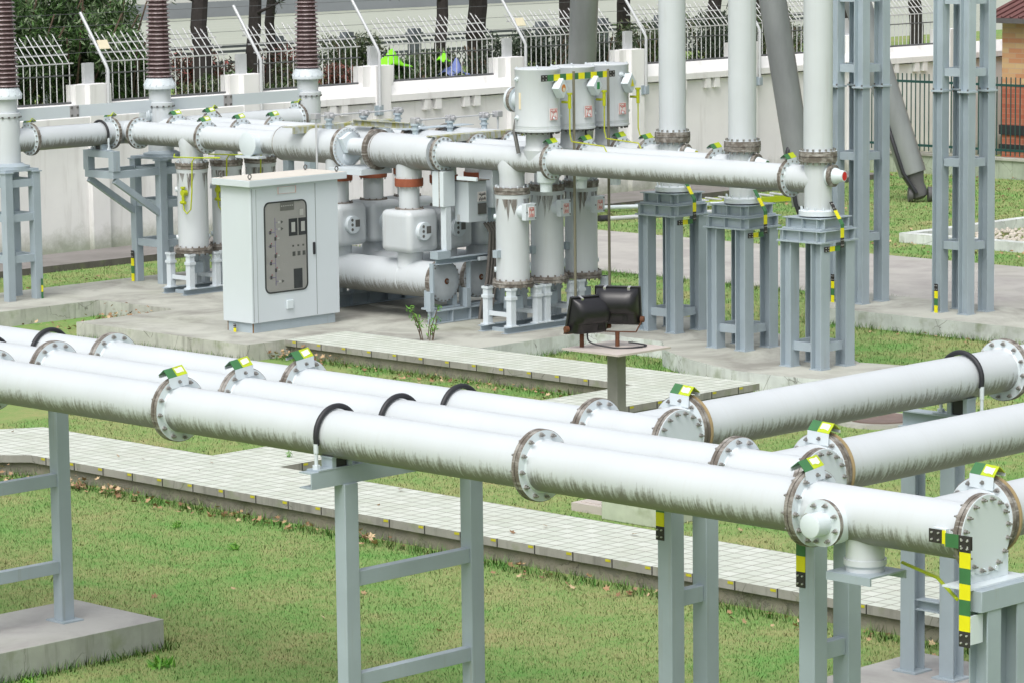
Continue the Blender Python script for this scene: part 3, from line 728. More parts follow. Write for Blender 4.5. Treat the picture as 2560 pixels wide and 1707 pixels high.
for i in range(3):
    y = Y0 + DY * i; x = -37.45
    root = thing('voltage_transformer', ['white drum-shaped transformer tank marked with an orange disc', 'white drum-shaped transformer tank marked with a green square', 'white drum-shaped transformer tank marked with a yellow triangle'][i], 'transformer', (x, y, 3.5), 'white transformer drums on the ducts')
    m = MB(); m.lathe((x, y, 3.5), (0, 0, 1), [(0, .2), (0, .37), (.03, .37), (.035, .36), (.085, .36), (.09, .364), (.1, .36), (.96, .36), (.97, .366), (.985, .366), (1.0, .345), (1.012, .2), (1.015, 0)], 56); m.build('tank', PZ, root)
    m = MB()
    for k in range(22): q = 2 * PI * k / 22; m.lathe((x + .33 * math.cos(q), y + .33 * math.sin(q), 3.462), (0, 0, 1), [(0, .02), (.036, .02)], 6)
    m.lathe((x, y, 3.482), (0, 0, 1), [(0, .31), (.018, .34)], 40); m.build('bolt_ring', DARKST, root)
    m = MB()
    for k in range(4): q = PI / 4 + PI / 2 * k; m.lathe((x + .33 * math.cos(q), y + .33 * math.sin(q), 4.49), (0, 0, 1), [(0, .016), (.03, .016)], 8)
    for z in (3.72, 4.33):
        for a in (-1.9, -2.9, -.1, 1.2): m.lathe((x + .35 * math.cos(a), y + .35 * math.sin(a), z), (math.cos(a), math.sin(a), 0), [(0, .04), (.03, .04), (.035, .02), (.06, .02)], 12)
    m.build('lifting_lug', WHT, root)
    m = MB(); m.lathe((x, y, 3.98), (-1, 0, 0), [(.3, .14), (.45, .14), (.45, .2), (.50, .2), (.50, .19), (.52, .19), (.52, .2), (.57, .2), (.58, .17), (.60, 0)], 32, 0, [0, 0, 1, 1, 1, 1, 0, 0, 0]); m.build('side_port', [CAB, RIM], root)
    m = MB(); m.tube([(x - .42, y - .02, 3.82), (x - .28, y - .25, 3.5), (x - .2, y - .24, 3.15)], .032, 10); m.build('vent_pipe', DARKST, root)
    nd = V((1, .28, 0)).normalized(); td = nd.cross(V((0, 0, 1))); R0 = Matrix((nd, -td, V((0, 0, 1)))).transposed() @ Matrix.Rotation(PI / 4, 3, 'X'); c = V((x, y, 4.19)) + nd * .45 + V((.0, -.06, 0))
    m = MB(); m.box(c, (.13, .225, .225), 0, R0); bx_ = m.build('terminal_box', WHT, root, bev=.006)
    m = MB(); m.lathe(c - nd * .2, nd, [(0, .08), (.14, .08)], 16); m.build('box_stem', DARKST, bx_)
    m = MB(); f = c + nd * .067; e = V((nd.y, -nd.x, 0))
    if i == 0:
        m.lathe(f, nd, [(0, .062), (.004, .062), (.004, 0)], 28, 0); m.add([f + nd * .006 + e * a + V((0, 0, b)) for a, b in ((-.045, -.012), (-.02, .012), (0, -.005), (.022, .014), (.045, -.014), (.03, -.048), (0, -.058), (-.03, -.048))], [tuple(range(8))], 1)
    elif i == 1: m.box(f, (.008, .085, .11), 0, Matrix((nd, e, V((0, 0, 1)))).transposed())
    else: m.add([f + nd * .004 + e * a + V((0, 0, b)) for a, b in ((-.06, -.05), (.06, -.05), (0, .07))], [(0, 1, 2)], 0)
    m.build('phase_mark', [[ORANGE, CREAM], [plain('mark_green', (.02, .25, .07), .45)], [YEL]][i], bx_, ang=0)
    sign(root, (x + .375, y - .03, 3.78), (0, 1, 0), .17, .19)
    m = MB(); m.bx(x - .06, x - .02, y - .366, y - .35, 3.86, 4.12); m.build('level_label', CREAM, root)
    m = MB(); v0 = V((x + .34, y + .2, 3.96)); m.tube([v0, v0 + V((.14, .02, 0))], .02, 8); m.cyl(v0 + V((.15, .02, -.1)), v0 + V((.15, .02, .12)), .028, 10); m.cyl(v0 + V((.15, .02, .12)), v0 + V((.15, .02, .15)), .045, 10)
    m.tube([v0 + V((.15, .02, -.1)), v0 + V((.15, .02, -.5)), v0 + V((.19, .02, -.62)), v0 + V((.9, .0, -.66)), v0 + V((.96, .0, -.75))], .011, 6); m.build('gas_valve', plain('valve_yellow', (.42, .46, .01), .4), root)
root = thing('earthing_bar', 'long yellow and green striped bar across the transformer drums', 'bar', (-37.03, 39.0, 4.36))
strap(root, [(-37.03, 38.25, 4.36), (-37.03, 39.95, 4.36)], .10, (0, 0, 1), 12, (True, True), 0)
for y, lab in ((38.98, 'thin steel rod standing between the nearest two transformer drums'), (39.78, 'thin steel rod standing between the farther two transformer drums')):
    m = MB(); m.tube([(-37.02, y, SL), (-37.02, y, 4.44)], .022, 10); tag(m.build('steel_rod', plain('olive_steel', (.20, .19, .14), .5, .3), loc=(-37.02, y, SL)), lab, 'rod', 'thin rods beside the transformer drums')

# upright gas cylinders under the ducts, each on its four-legged stand
def cylinder(x, y, label, grp, right):
    root = thing('gas_cylinder', label, 'cylinder', (x, y, SL), grp); R = .27
    m = MB(); m.lathe((x, y, 1.08), (0, 0, 1), [(0, R), (1.3, R), (1.36, R + .012), (1.40, R + .012), (1.47, R + .016)], 48); b = m.build('body', PZ, root)
    m = MB(); m.lathe((x, y, 2.46), (0, 0, 1), [(0, R + .004), (.012, R + .024), (.03, R + .02), (.06, R + .02), (.07, R + .03), (.115, R + .03), (.115, .2), (.13, .2)], 48, 0, [0, 0, 0, 0, 0, 0, 1])
    for k in range(14): q = 2 * PI * k / 14; m.lathe((x + .262 * math.cos(q), y + .262 * math.sin(q), 2.575), (0, 0, 1), [(0, .016), (.035, .016)], 6, 1)
    m.build('top_flange', [DIRTY, CAB], root)
    m = MB(); m.lathe((x, y, .98), (0, 0, 1), [(0, .2), (0, .33), (.045, .335), (.045, .32), (.055, .32), (.055, .335), (.1, .33), (.1, R)], 44)
    for k in range(16): q = 2 * PI * k / 16; m.lathe((x + .305 * math.cos(q), y + .305 * math.sin(q), .95), (0, 0, 1), [(0, .015), (.16, .015)], 6)
    m.build('foot_flange', DIRTY, root)
    # grime running down from the top flange
    m = MB(); rr = random.Random(int(-x * 10 + y * 7))
    for a0, L, wd in ((-1.0, .42, .2), (-.75, .30, .35), (-1.35, .2, .25), (.1, .34, .2), (-2.0, .24, .3), (.5, .2, .3)):
        a0 += rr.uniform(-.15, .15); n = 5; top = [(a0 + (k / n - .5) * wd * 1.6) for k in range(n + 1)]; bot = [a0 + (k / n - .5) * wd * .12 for k in range(n + 1)]
        vs = [(x + (R + .004) * math.cos(q), y + (R + .004) * math.sin(q), 2.40) for q in top] + [(x + (R + .003) * math.cos(q), y + (R + .003) * math.sin(q), 2.40 - L * (1 - .5 * abs(k / n - .5))) for k, q in enumerate(bot)]
        m.add(vs, [(k, k + n + 1, k + n + 2, k + 1) for k in range(n)])
    m.build('grime_stain', GRIME, b)
    for sx in (-1, 1):
        for sy in (-1, 1):
            px, py = x + sx * .265 - .02, y + sy * .3; m = MB(); m.bx(px - .055, px + .055, py - .055, py + .055, .37, .99)
            for z, e, h in ((.37, .085, .02), (.80, .072, .05), (.95, .07, .04)): m.bx(px - e, px + e, py - e, py + e, z, z + h)
            m.build('leg', CAB, root)
    m = MB()
    for sy in (-1, 1): m.bx(x - .23, x + .19, y + sy * .3 - .02, y + sy * .3 + .02, .52, .59)
    m.build('rung', CAB, root)
    m = MB(); m.bx(x - .1, x + .1, y - .12, y + .12, .62, .82); m.lathe((x, y, .815), (0, 0, 1), [(0, .08), (.17, .1)], 16); m.build('counter_box', STEEL, root)
    m = MB()
    for a, z in ((-2.35, 2.1), (-2.35, 1.25), (1.2, 1.25)): m.lathe((x + R * math.cos(a), y + R * math.sin(a), z), (math.cos(a), math.sin(a), 0), [(-.01, .045), (.03, .045), (.032, .02), (.02, .018)], 14)
    m.build('lug', WHT, root)
    if right:
        m = MB(); m.lathe((x + .2, y - .04, 2.2), (1, 0, 0), [(0, .11), (.17, .11)], 20); m.build('box_stem', CAB, root)
        m = MB(); m.bx(x + .36, x + .45, y - .155, y + .09, 2.07, 2.34); bo = m.build('junction_box', CAB, root, bev=.006)
        sign(bo, (x + .456, y - .03, 2.2), (0, 1, 0), .125, .165)
        m = MB()
        for yy, z in ((y + .065, 2.10), (y + .065, 2.31), (y - .13, 2.2)): m.lathe((x + .45, yy, z), (1, 0, 0), [(0, .011), (.012, .011)], 8)
        m.build('box_screw', DARKST, bo)
        m = MB(); m.bx(x - .1, x + .0, y - .36, y - .25, 1.46, 1.58); m.build('small_box', STEEL, root)
    else:
        v0 = V((x + .12, y - .27, 2.0)); m = MB(); m.cyl(v0 + V((0, .02, .06)), v0 + V((0, -.07, .06)), .055, 14); m.cyl(v0 + V((0, -.05, -.12)), v0 + V((0, -.05, .14)), .028, 10); m.cyl(v0 + V((-.06, -.05, -.11)), v0 + V((.06, -.05, -.11)), .03, 8)
        m.cyl(v0 + V((0, -.05, .14)), v0 + V((0, -.05, .17)), .045, 10)
        m.tube([v0 + V((0, -.05, -.1)), v0 + V((.02, -.05, -.24)), v0 + V((.1, -.05, -.3)), v0 + V((.19, -.04, -.22)), v0 + V((.22, -.03, .1)), v0 + V((.23, -.02, .62)), v0 + V((.3, -.02, .69)), v0 + V((.9, .05, .72))], .013, 8)
        m.build('gas_valve', plain('valve_lime', (.40, .46, .01), .4), root)
    return root
DIRTY = rim_paint('grimy_flange'); DIRTY.node_tree.nodes['Principled BSDF'].inputs['Roughness'].default_value = .75
def grime_mat():
    n = NT('running_grime'); st = n.noise(n.mp(n.pos, (28, 28, 2)), 1, 4, .6)
    n.inp(n.b.inputs['Alpha'], n.rng(st, .36, .62, .0, .85)); return n.out((.17, .15, .13), .8)
GRIME = grime_mat()
for i in range(3):
    cylinder(-38.04, Y0 + DY * i, ['nearest of three upright white cylinders with red-lettered boxes at right', 'middle of three upright white cylinders with red-lettered boxes at right', 'farthest of three upright white cylinders with red-lettered boxes at right'][i], 'upright cylinders right of the breakers', True)
for i in range(3):
    cylinder(-45.97, Y0 + DY * i, ['upright white cylinder with a lime valve, wholly in view left of the cabinet', 'upright cylinder partly behind the cabinet edge, second from left', 'upright cylinder standing behind the control cabinet'][i], 'upright cylinders left of the cabinet', False)
for x, lab in ((-38.05, 'pair of grey floor beams under the right-hand cylinders'), (-45.98, 'pair of grey floor beams under the left-hand cylinders')):
    root = thing('base_frame', lab, 'base frame', (x, 39.4, SL))
    for s in (-1, 1): m = MB(); m.hsec((x + s * .265, 38.12, SL + .05), (x + s * .265, 40.7, SL + .05), .13, .1, (1, 0, 0), .01); m.build('beam', STEEL, root)
    for yy in (38.3, 39.1, 39.9): m = MB(); m.bx(x - .2, x + .2, yy + .02, yy + .07, SL, SL + .06); m.build('cross_bar', STEEL, root)
strap(root, [(-37.72, 40.45, .5), (-37.72, 40.45, SL)], .06, (0, 1, 0), 2, (False, False), 1) if False else None

# circuit breakers
for i in range(3):
    y = Y0 + DY * i; zt = .94
    root = thing('circuit_breaker', ['front circuit breaker, white tank lying on the slab with a box and neck above', 'middle circuit breaker, second tank end plate from the left', 'rear circuit breaker, mostly hidden behind the upright cylinders'][i], 'circuit breaker', (-41.3, y, SL), 'circuit breakers lying under the ducts')
    m = MB(); m.lathe((-43.2, y, zt), (1, 0, 0), [(0, 0), (0, .25), (.06, .3), (2.7, .3), (2.705, .305), (2.72, .305), (2.725, .3), (3.5, .3)], 48); m.build('tank', PX, root)
    m = MB(); m.lathe((-39.68, y, zt), (1, 0, 0), [(-.05, .3), (-.05, .345), (.0, .345), (.0, .335), (.006, .335), (.006, .345), (.05, .345), (.055, .335), (.075, .31), (.10, .2), (.112, 0)], 48, 0, [1, 1, 1, 1, 1, 1, 0, 0, 0, 0]); e = m.build('end_plate', [plain('grey_end_plate', (.40, .44, .47), .35, var=.25, scale=5), RIM], root)
    b = MB()
    for k in range(24): q = 2 * PI * k / 24; b.lathe((-39.635, y + .323 * math.cos(q), zt + .323 * math.sin(q)), (1, 0, 0), [(0, .014), (.04, .014)], 6)
    b.lathe((-39.575, y, zt), (1, 0, 0), [(0, .05), (.012, .05)], 14, 1); b.lathe((-39.565, y, zt), (1, 0, 0), [(0, .022), (.03, .022)], 8, 0); b.build('bolt_ring', [BOLT, RUST], e, ang=30)
    for x in (-40.43, -42.15):
        m = MB(); m.lathe((x, y, zt + .18), (0, 0, 1), [(0, .25), (.08, .215), (.16, .21), (.25, .21)], 32); m.build('tank_neck', PZ, root)
        m = MB(); m.bx(x - .36, x + .36, y - .34, y + .34, 1.38, 2.08); m.build('interrupter_box', PZ, root, bev=.10, seg=5)
        m = MB(); m.lathe((x, y, 2.07), (0, 0, 1), [(0, .24), (.02, .24), (.03, .22)], 32)
        for k in range(12): q = 2 * PI * k / 12; m.lathe((x + .225 * math.cos(q), y + .225 * math.sin(q), 2.08), (0, 0, 1), [(0, .013), (.035, .013)], 6)
        m.build('box_flange', DIRTY, root)
        m = MB(); m.lathe((x, y, 2.09), (0, 0, 1), [(0, .172), (.38, .172)], 32); m.build('riser', PZ, root)
        m = MB(); m.lathe((x, y, 2.46), (0, 0, 1), [(0, .172), (0, .235), (.03, .238), (.13, .238), (.13, .2)], 36); r2 = m.build('insulating_ring', RUSTRED, root)
        b = MB()
        for k in range(12): q = 2 * PI * k / 12; b.lathe((x + .21 * math.cos(q), y + .21 * math.sin(q), 2.43), (0, 0, 1), [(0, .014), (.19, .014)], 6)
        b.build('bolt_ring', BRIGHT, r2, ang=30)
        m = MB(); m.lathe((x, y, 2.59), (0, 0, 1), [(0, .215), (.05, .215), (.3, .215)], 32); m.build('tank_branch', PZ, root)
        m = MB(); m.lathe((x + .33, y - .06, 1.74), (1, 0, 0), [(0, .15), (.10, .15), (.105, .145), (.105, 0)], 32); g_ = m.build('gauge_cover', CAB, root)
        m = MB()
        m.bx(x + .435, x + .44, y - .03, y + .07, 1.7, 1.82)
        for z in (1.66, 1.74, 1.82): m.lathe((x + .434, y - .1, z), (1, 0, 0), [(0, .026), (.006, .026), (.006, 0)], 14)
        m.build('gauge', DARKST, g_)
    for x in (-39.72, -42.4):
        m = MB()
        for s in (-1, 1): m.bx(x - .07, x + .07, y + s * .26 - .05, y + s * .26 + .05, .5, .80)
        m.bx(x - .09, x + .09, y - .36, y + .36, .49, .52); m.build('cradle', STEEL, root)
root = thing('breaker_base', 'grey steel skid with beams under the three breaker tanks', 'base frame', (-39.5, 39.4, SL))
for x in (-39.55, -42.4):
    m = MB(); m.hsec((x, 38.2, SL + .11), (x, 40.75, SL + .11), .18, .21, (1, 0, 0), .014)
    for k in range(7): m.bx(x - .085, x + .085, 38.22 + k * .41, 38.235 + k * .41, SL + .02, SL + .2)
    m.build('beam', STEEL, root)
m = MB(); m.hsec((-39.5, 38.28, 1.29), (-39.5, 40.4, 1.29), .15, .09, (1, 0, 0), .01); m.bx(-39.6, -39.42, 38.26, 38.55, 1.335, 1.46)
for yy in (38.16, 39.0, 39.8, 40.6): m.bx(-39.56, -39.46, yy - .045, yy + .045, SL + .22, .8); m.bx(-39.55, -39.47, yy + .03, yy + .06, .8, 1.27)
m.build('bridge_beam', STEEL, root)
m = MB(); m.bx(-39.46, -39.4, 39.2, 39.75, 1.24, 1.3); m.build('cable_tray', CAB, root)
for k in range(4): m = MB(); c = 39.28 + k * .07; m.tube([(-39.38, c + .02, 1.86), (-39.33, c + .10, 1.7), (-39.36, c + .10, 1.3), (-39.36, c + .04, .9), (-39.38, c - .08 + k * .02, .5), (-39.4, c - .1, SL)], .026, 10); m.build('cable_hose', plain('grey_hose', (.135, .125, .115), .6), root)
root = thing('operating_mechanism', 'pale grey box on a square post in front of the white breaker box', 'mechanism box', (-39.57, 38.6, 1.46))
m = MB(); m.bx(-39.63, -39.51, 38.545, 38.66, 1.46, 2.17); m.build('post', CAB, root)
m = MB(); m.bx(-39.76, -39.5, 38.48, 38.75, 2.17, 2.75); m.build('box', WHT, root, bev=.008)
m = MB(); m.bx(-39.6, -39.585, 38.474, 38.756, 2.165, 2.756); m.build('lid_seam', RIM, root)
root = thing('mechanism_cabinet', 'grey cabinet with a small black and white sign, beside the square post', 'cabinet', (-39.45, 39.07, 1.9))
m = MB(); m.bx(-39.62, -39.3, 38.86, 39.28, 1.9, 2.57); b = m.build('body', CAB, root, bev=.008); m = MB(); m.bx(-39.66, -39.26, 38.83, 39.31, 2.57, 2.585); m.build('lid', DIRTY, root)
sign(b, (-39.29, 39.16, 2.31), (0, 1, 0), .19, .16, plain('black_ink', (.03, .03, .03), .5), PLATE, ((.2, .32, 6, .14), (-.22, .32, 6, .14)), False)
m = MB(); m.bx(-39.3, -39.285, 39.07, 39.26, 2.02, 2.2); m.build('window', DARKST, b); m = MB(); m.bx(-39.56, -39.5, 38.85, 38.862, 1.93, 2.02); m.build('latch', BRIGHT, b)
root = thing('mechanism_cabinet', 'plain grey cabinet partly hidden behind the nearest right-hand cylinder', 'cabinet', (-39.45, 39.75, 1.9))
m = MB(); m.bx(-39.62, -39.3, 39.42, 39.85, 2.1, 2.72); m.build('body', CAB, root, bev=.008); m = MB(); m.bx(-39.5, -39.42, 39.5, 39.8, 1.46, 2.1); m.build('post', STEEL, root)
m = MB(); m.bx(-39.0, -38.55, 38.3, 38.33, 2.66, 2.72); tag(m.build('white_bracket', WHT, loc=(-38.8, 38.3, 2.7)), 'small white plate hanging under the nearest duct', 'bracket')

# linkage rods across the ducts
for x, ex, lab in ((-42.36, -.32, 'left row of small gearboxes joined by a thin rod on the tank tops'), (-40.26, 1.9, 'right row of small gearboxes joined by a thin rod on the tank tops')):
    root = thing('linkage', lab, 'linkage', (x, 39.4, 3.54))
    for i in range(3):
        y = Y0 + DY * i; m = MB(); m.lathe((x, y, 3.29), (0, 0, 1), [(0, .05), (.1, .05), (.1, .075), (.12, .075), (.12, .05), (.17, .05), (.18, .08), (.21, .08)], 18, 0); m.build('gear_stem', STEEL2, root)
        m = MB(); m.box((x, y, 3.545), (.12, .13, .1)); m.lathe((x + .03, y, 3.54), (1, 0, 0), [(0, .04), (.09, .04)], 12); g_ = m.build('gearbox', plain('gearbox_grey', (.36, .37, .385), .5, var=.2), root, bev=.01)
        if i < 2: m = MB(); m.cyl((x, y + .06, 3.55), (x, y + DY - .06, 3.55), .013, 10); m.cyl((x, y + .07, 3.55), (x, y + .16, 3.55), .022, 10); m.build('rod', GALV, root)
    yy = Y0 + ex; y1 = Y0 if ex < 0 else Y0 + 1.6
    m = MB(); m.box((x + .02, yy, 3.55), (.13, .13, .1)); m.build('gearbox', plain('gearbox_grey', (.36, .37, .385), .5), root, bev=.01)
    m = MB(); m.cyl((x, yy, 3.55), (x, y1, 3.55), .014, 10); m.cyl((x + .03, yy, 3.5), (x + .03, yy, 2.6), .018, 10); m.build('rod', GALV, root)
for x0, x1, y0, y1, z, lab in ((-43.0, -42.72, 38.1, 40.6, 3.345, 'mossy grey plate lying across the left tank tops'), (-39.85, -39.63, 38.45, 40.5, 3.31, 'mossy grey plate lying across the right tank ends')):
    m = MB(); m.bx(x0, x1, y0, y1, z, z + .012); m.bx(x1 - .012, x1, y0, y1, z - .1, z); tag(m.build('cover_plate', MOSSY if 'MOSSY' in globals() else globals().setdefault('MOSSY', (lambda n: n.out(n.mix(n.rng(n.noise(n.mp(n.pos, (12, 12, 4)), 1, 5), .42, .62), (.40, .43, .42), (.30, .29, .07)), .7))(NT('mossy_steel'))), loc=((x0 + x1) / 2, y0, z)), lab, 'plate')
m = MB(); m.hsec((-42.4, 39.2, 3.39), (-41.0, 39.2, 3.39), .1, .1, (0, 1, 0), .008); tag(m.build('walkway_beam', MOSSY, loc=(-41.7, 39.2, 3.38)), 'mossy channel beam between the nearest and middle ducts', 'beam')
m = MB(); m.bx(-41.1, -40.8, 38.9, 40.5, 3.345, 3.355); tag(m.build('cover_plate', STEEL2, loc=(-41, 39, 3.34)), 'blue grey plate across the ducts left of the right gearboxes', 'plate')
m = MB(); m.bx(-41.95, -41.15, 38.2, 38.9, 2.62, 2.72); tag(m.build('cross_beam', CAB, loc=(-41.5, 38.5, 2.67)), 'short pale beam below the gap between the two front tanks', 'beam')

# bushings
for i in range(3):
    y = BUSHY[i]; x = XB
    root = thing('bushing', ['brown ribbed insulator at the left edge on its pale column', 'brown ribbed insulator on a pale column, middle of three', 'brown ribbed insulator on a pale column, right one of three'][i], 'insulator', (x, y, 2.55), 'brown ribbed bushings')
    m = MB(); m.lathe((x, y, 2.62), (0, 0, 1), [(0, .235), (.83, .235), (.83, .25), (.86, .25), (.86, .24)], 44); m.build('column', PZ, root)
    m = MB(); m.lathe((x, y, 3.47), (0, 0, 1), [(0, .255), (.05, .255), (.055, .245), (.06, .2), (.3, .2)], 44)
    for k in range(14): q = 2 * PI * k / 14; m.lathe((x + .25 * math.cos(q), y + .25 * math.sin(q), 3.44), (0, 0, 1), [(0, .02), (.03, .02)], 6, 1)
    m.build('neck', [PZ, DARKST], root)
    m = MB(); m.lathe((x, y, 3.77), (0, 0, 1), [(0, .2), (0, .285), (.05, .29), (.06, .285), (.19, .235), (.2, .2)], 44)
    for k in range(14):
        q = 2 * PI * k / 14; c, s = math.cos(q), math.sin(q); t = V((-s, c, 0)) * .012
        a = [V((x + .285 * c, y + .285 * s, 3.83)), V((x + .235 * c, y + .235 * s, 3.96)), V((x + .275 * c, y + .275 * s, 3.84)) + V((c, s, 0)) * .02]
        m.add([p + t for p in (a[0], a[1], a[2])] + [p - t for p in (a[0], a[1], a[2])], [(0, 1, 2), (5, 4, 3), (0, 3, 4, 1), (1, 4, 5, 2), (2, 5, 3, 0)])
    m.build('skirt_flange', CAB, root)
    prof = []; z = 0
    for k in range(46):
        R = max(.155, .250 - .027 * z); prof += [(z, R - .05), (z + .012, R - .01), (z + .02, R), (z + .027, R - .002), (z + .040, R - .03), (z + .046, R - .05)]; z += .076
    m = MB(); m.lathe((x, y, 3.97), (0, 0, 1), [(0, .2)] + prof + [(z, .12)], 44); m.build('sheds', PORC, root, ang=60)
    if i: m = MB(); m.lathe((x, y, 3.3), V((-.55, .8, 0)) if i == 2 else V((-.3, -.95, 0)), [(.15, .12), (.27, .12), (.27, .17), (.3, .17), (.3, .16), (.31, .16), (.31, .17), (.34, .17), (.35, 0)], 28); m.build('side_port', WHT, root)
root = thing('tie_beam', 'flat pale steel beam linking the three bushing columns', 'beam', (XB + .05, 39.5, 3.48))
for a, b in ((BUSHY[0] + .2, BUSHY[1] - .24), (BUSHY[1] + .24, BUSHY[2] - .2)):
    m = MB(); m.bx(XB + .03, XB + .05, a, b, 3.365, 3.575); m.build('plate', STEEL2 if False else CAB, root)
    c = (a + b) / 2 - .25; m = MB(); m.bx(XB + .05, XB + .058, c - .1, c + .1, 3.367, 3.573); j = m.build('splice_plate', plain('splice_grey', (.36, .35, .36), .5), root)
    m = MB()
    for yy in (c - .065, c + .065):
        for z in (3.40, 3.54): m.lathe((XB + .056, yy, z), (1, 0, 0), [(0, .022), (.02, .022)], 6)
    m.build('bolt', DARKST, j)
for i in range(3):
    y = BUSHY[i]; x = XB + .05
    root = thing('bushing_stand', ['grey four-legged stand at the left edge under the ribbed insulator', 'grey stand with a side bracket and diagonal braces under the middle insulator', 'grey four-legged stand under the right-hand insulator, behind the ducts'][i], 'stand', (x, y, SL), 'stands under the brown bushings')
    e = .30 if i != 1 else .36
    for sx in (-1, 1):
        for sy in (-1, 1):
            m = MB(); h = .075; m.bx(x + sx * e - h, x + sx * e + h, y + sy * e - h, y + sy * e + h, SL, 2.5); m.bx(x + sx * e - .1, x + sx * e + .1, y + sy * e - .1, y + sy * e + .1, 2.5, 2.52); m.build('leg', STEEL, root)
    for z in (.93, 1.65, 2.25):
        for s in (-1, 1):
            m = MB(); m.bx(x - e + .0755, x + e - .0755, y + s * e - .05, y + s * e + .05, z, z + .13); m.build('rung', STEEL, root)
            m = MB(); m.bx(x + s * e - .05, x + s * e + .05, y - e + .0755, y + e - .0755, z, z + .13); m.build('rung', STEEL, root)
    m = MB(); m.bx(x - e - .06, x + e + .06, y - e - .06, y + e + .06, 2.52, 2.56); m.lathe((x, y, 2.56), (0, 0, 1), [(0, .36), (.045, .36), (.05, .3), (.09, .24)], 32); m.build('top_plate', STEEL, root)
    if i == 1:
        y1, y2 = 37.93, y - e; xa, xb = x - e, x + e
        for xx in (xa, xb):
            m = MB(); m.bx(xx - .045, xx + .045, y1, y2 - .076, 2.25, 2.38); m.build('bracket_arm', STEEL, root)
            m = MB(); m.bar((xx, y1 + .06, 2.22), (xx, y2 - .06, 1.56), .085, .11); m.build('brace', STEEL, root)
            m = MB(); m.bx(xx - .07, xx + .07, y1 - .01, y1 + .14, 2.381, 2.62); m.build('bracket_post', STEEL, root)
        m = MB(); m.bx(xa - .07, xb + .07, y1 - .01, y1 + .14, 2.62, 2.74); m.bx(xa + .046, xb - .046, y1, y1 + .1, 2.25, 2.38); m.build('bracket_beam', STEEL, root)
        saddle(root, (XB, 38.02, ZB), (0, 1, 0), 2.74, .205); ubolt(root, (XB, 38.02, ZB), (0, 1, 0), 2.75, .205)
        strap(root, [(xa - .03, y - e - .1, .83), (xa - .03, y - e - .1, SL)], .08, (1, 0, 0), 4, (True, False), 1)
    if i == 0: strap(root, [(x + e + .1, y + e + .03, .62), (x + e + .1, y + e + .03, SL)], .04, (0, 1, 0), 3, (False, False), 1)

# ------------------------------------------------------------------ control cabinet
def rrect(y0, y1, z0, z1, r, n=6):
    P = []
    for cy, cz, a in ((y1 - r, z1 - r, 0), (y0 + r, z1 - r, PI / 2), (y0 + r, z0 + r, PI), (y1 - r, z0 + r, 1.5 * PI)):
        for k in range(n + 1): P.append((cy + r * math.cos(a + PI / 2 * k / n), cz + r * math.sin(a + PI / 2 * k / n)))
    return P
cx0, cx1, cy0, cy1 = -41.65, -40.93, 35.56, 37.46
root = thing('control_cabinet', 'tall pale grey control cabinet with a rounded glass window in its door', 'control cabinet', ((cx0 + cx1) / 2, (cy0 + cy1) / 2, SL))
m = MB(); m.bx(cx0, cx1, cy0, cy1, .43, 2.633); m.build('body', CAB, root, bev=.006)
m = MB(); m.bx(cx0 + .06, cx1 - .05, cy0 + .05, cy1 - .06, SL, .43); pl = m.build('plinth', STEEL2, root); m = MB()
for x, y in ((cx1 - .05, cy0 + .05), (cx0 + .06, cy0 + .05)): m.bx(x - .012, x + .004, y - .004, y + .012, SL + .002, .428)
m.build('rusty_corner', plain('corner_rust', (.22, .12, .04), .8, var=.5, scale=15), pl)
m = MB(); m.bx(cx0 - .1, cx1 + .1, cy0 - .1, cy1 + .12, 2.635, 2.745); rf = m.build('roof', CAB, root, bev=.008); m = MB(); m.bx(cx0 - .095, cx1 + .095, cy0 - .095, cy1 + .115, 2.745, 2.748); m.build('roof_top', plain('dusty_roof', (.62, .59, .53), .7, var=.06, scale=3), rf)
for x, y in ((cx1 + .0, cy0 + .0), (cx0 + .0, cy0 + .02), (cx1 - .02, cy1), (cx0 + .05, cy1 - .1)):
    m = MB(); m.tube([V((x, y, 2.80)) + V((0, .034 * math.cos(t), .034 * math.sin(t))) for t in [i * 2 * PI / 14 for i in range(15)]], .010, 6); m.lathe((x, y, 2.745), (0, 0, 1), [(0, .02), (.025, .014)], 10); m.build('lifting_eye', DARKST, root)
m = MB(); m.bx(cx1, cx1 + .004, 36.955, 36.963, .45, 2.6); m.bx(cx1, cx1 + .004, cy0 + .03, cy0 + .036, .45, 2.6); m.bx(cx0 + .86 - .0, cx0 + .866, cy0 - .004, cy0, .45, 2.6); m.build('door_seam', plain('seam_grey', (.20, .22, .23), .6), root)
wy0, wy1, wz0, wz1 = 35.84, 36.765, .88, 2.36
o_, i_ = rrect(wy0, wy1, wz0, wz1, .11), rrect(wy0 + .022, wy1 - .022, wz0 + .022, wz1 - .022, .09); k = len(o_); m = MB()
vs = [(cx1 + d, p[0], p[1]) for d in (0, .012) for p in o_] + [(cx1 + d, p[0], p[1]) for d in (.012, .0) for p in i_]
m.add(vs, [(a * k + q, a * k + (q + 1) % k, (a + 1) * k + (q + 1) % k, (a + 1) * k + q) for a in range(3) for q in range(k)]); wn = m.build('window_gasket', plain('gasket_black', (.03, .035, .035), .5), root)
m = MB(); m.add([(cx1 + .002, p[0], p[1]) for p in i_], [tuple(range(k))]); m.build('panel', GLASS, wn, ang=0)
m = MB(); m.add([(cx1 + .010, p[0], p[1]) for p in i_], [tuple(range(k))]); m.build('pane', PANE, wn, ang=0)
m = MB(); X = cx1 + .003
def dev(y0, y1, z0, z1, mi): m.bx(X, X + .004, y0, y1, z0, z1, mi)
for a, b in ((36.37, 36.555), (36.58, 36.765)): dev(a, b, 1.78, 2.06, 0); m.bx(X + .004, X + .006, a + .055, b - .05, 1.84, 2.0, 3)
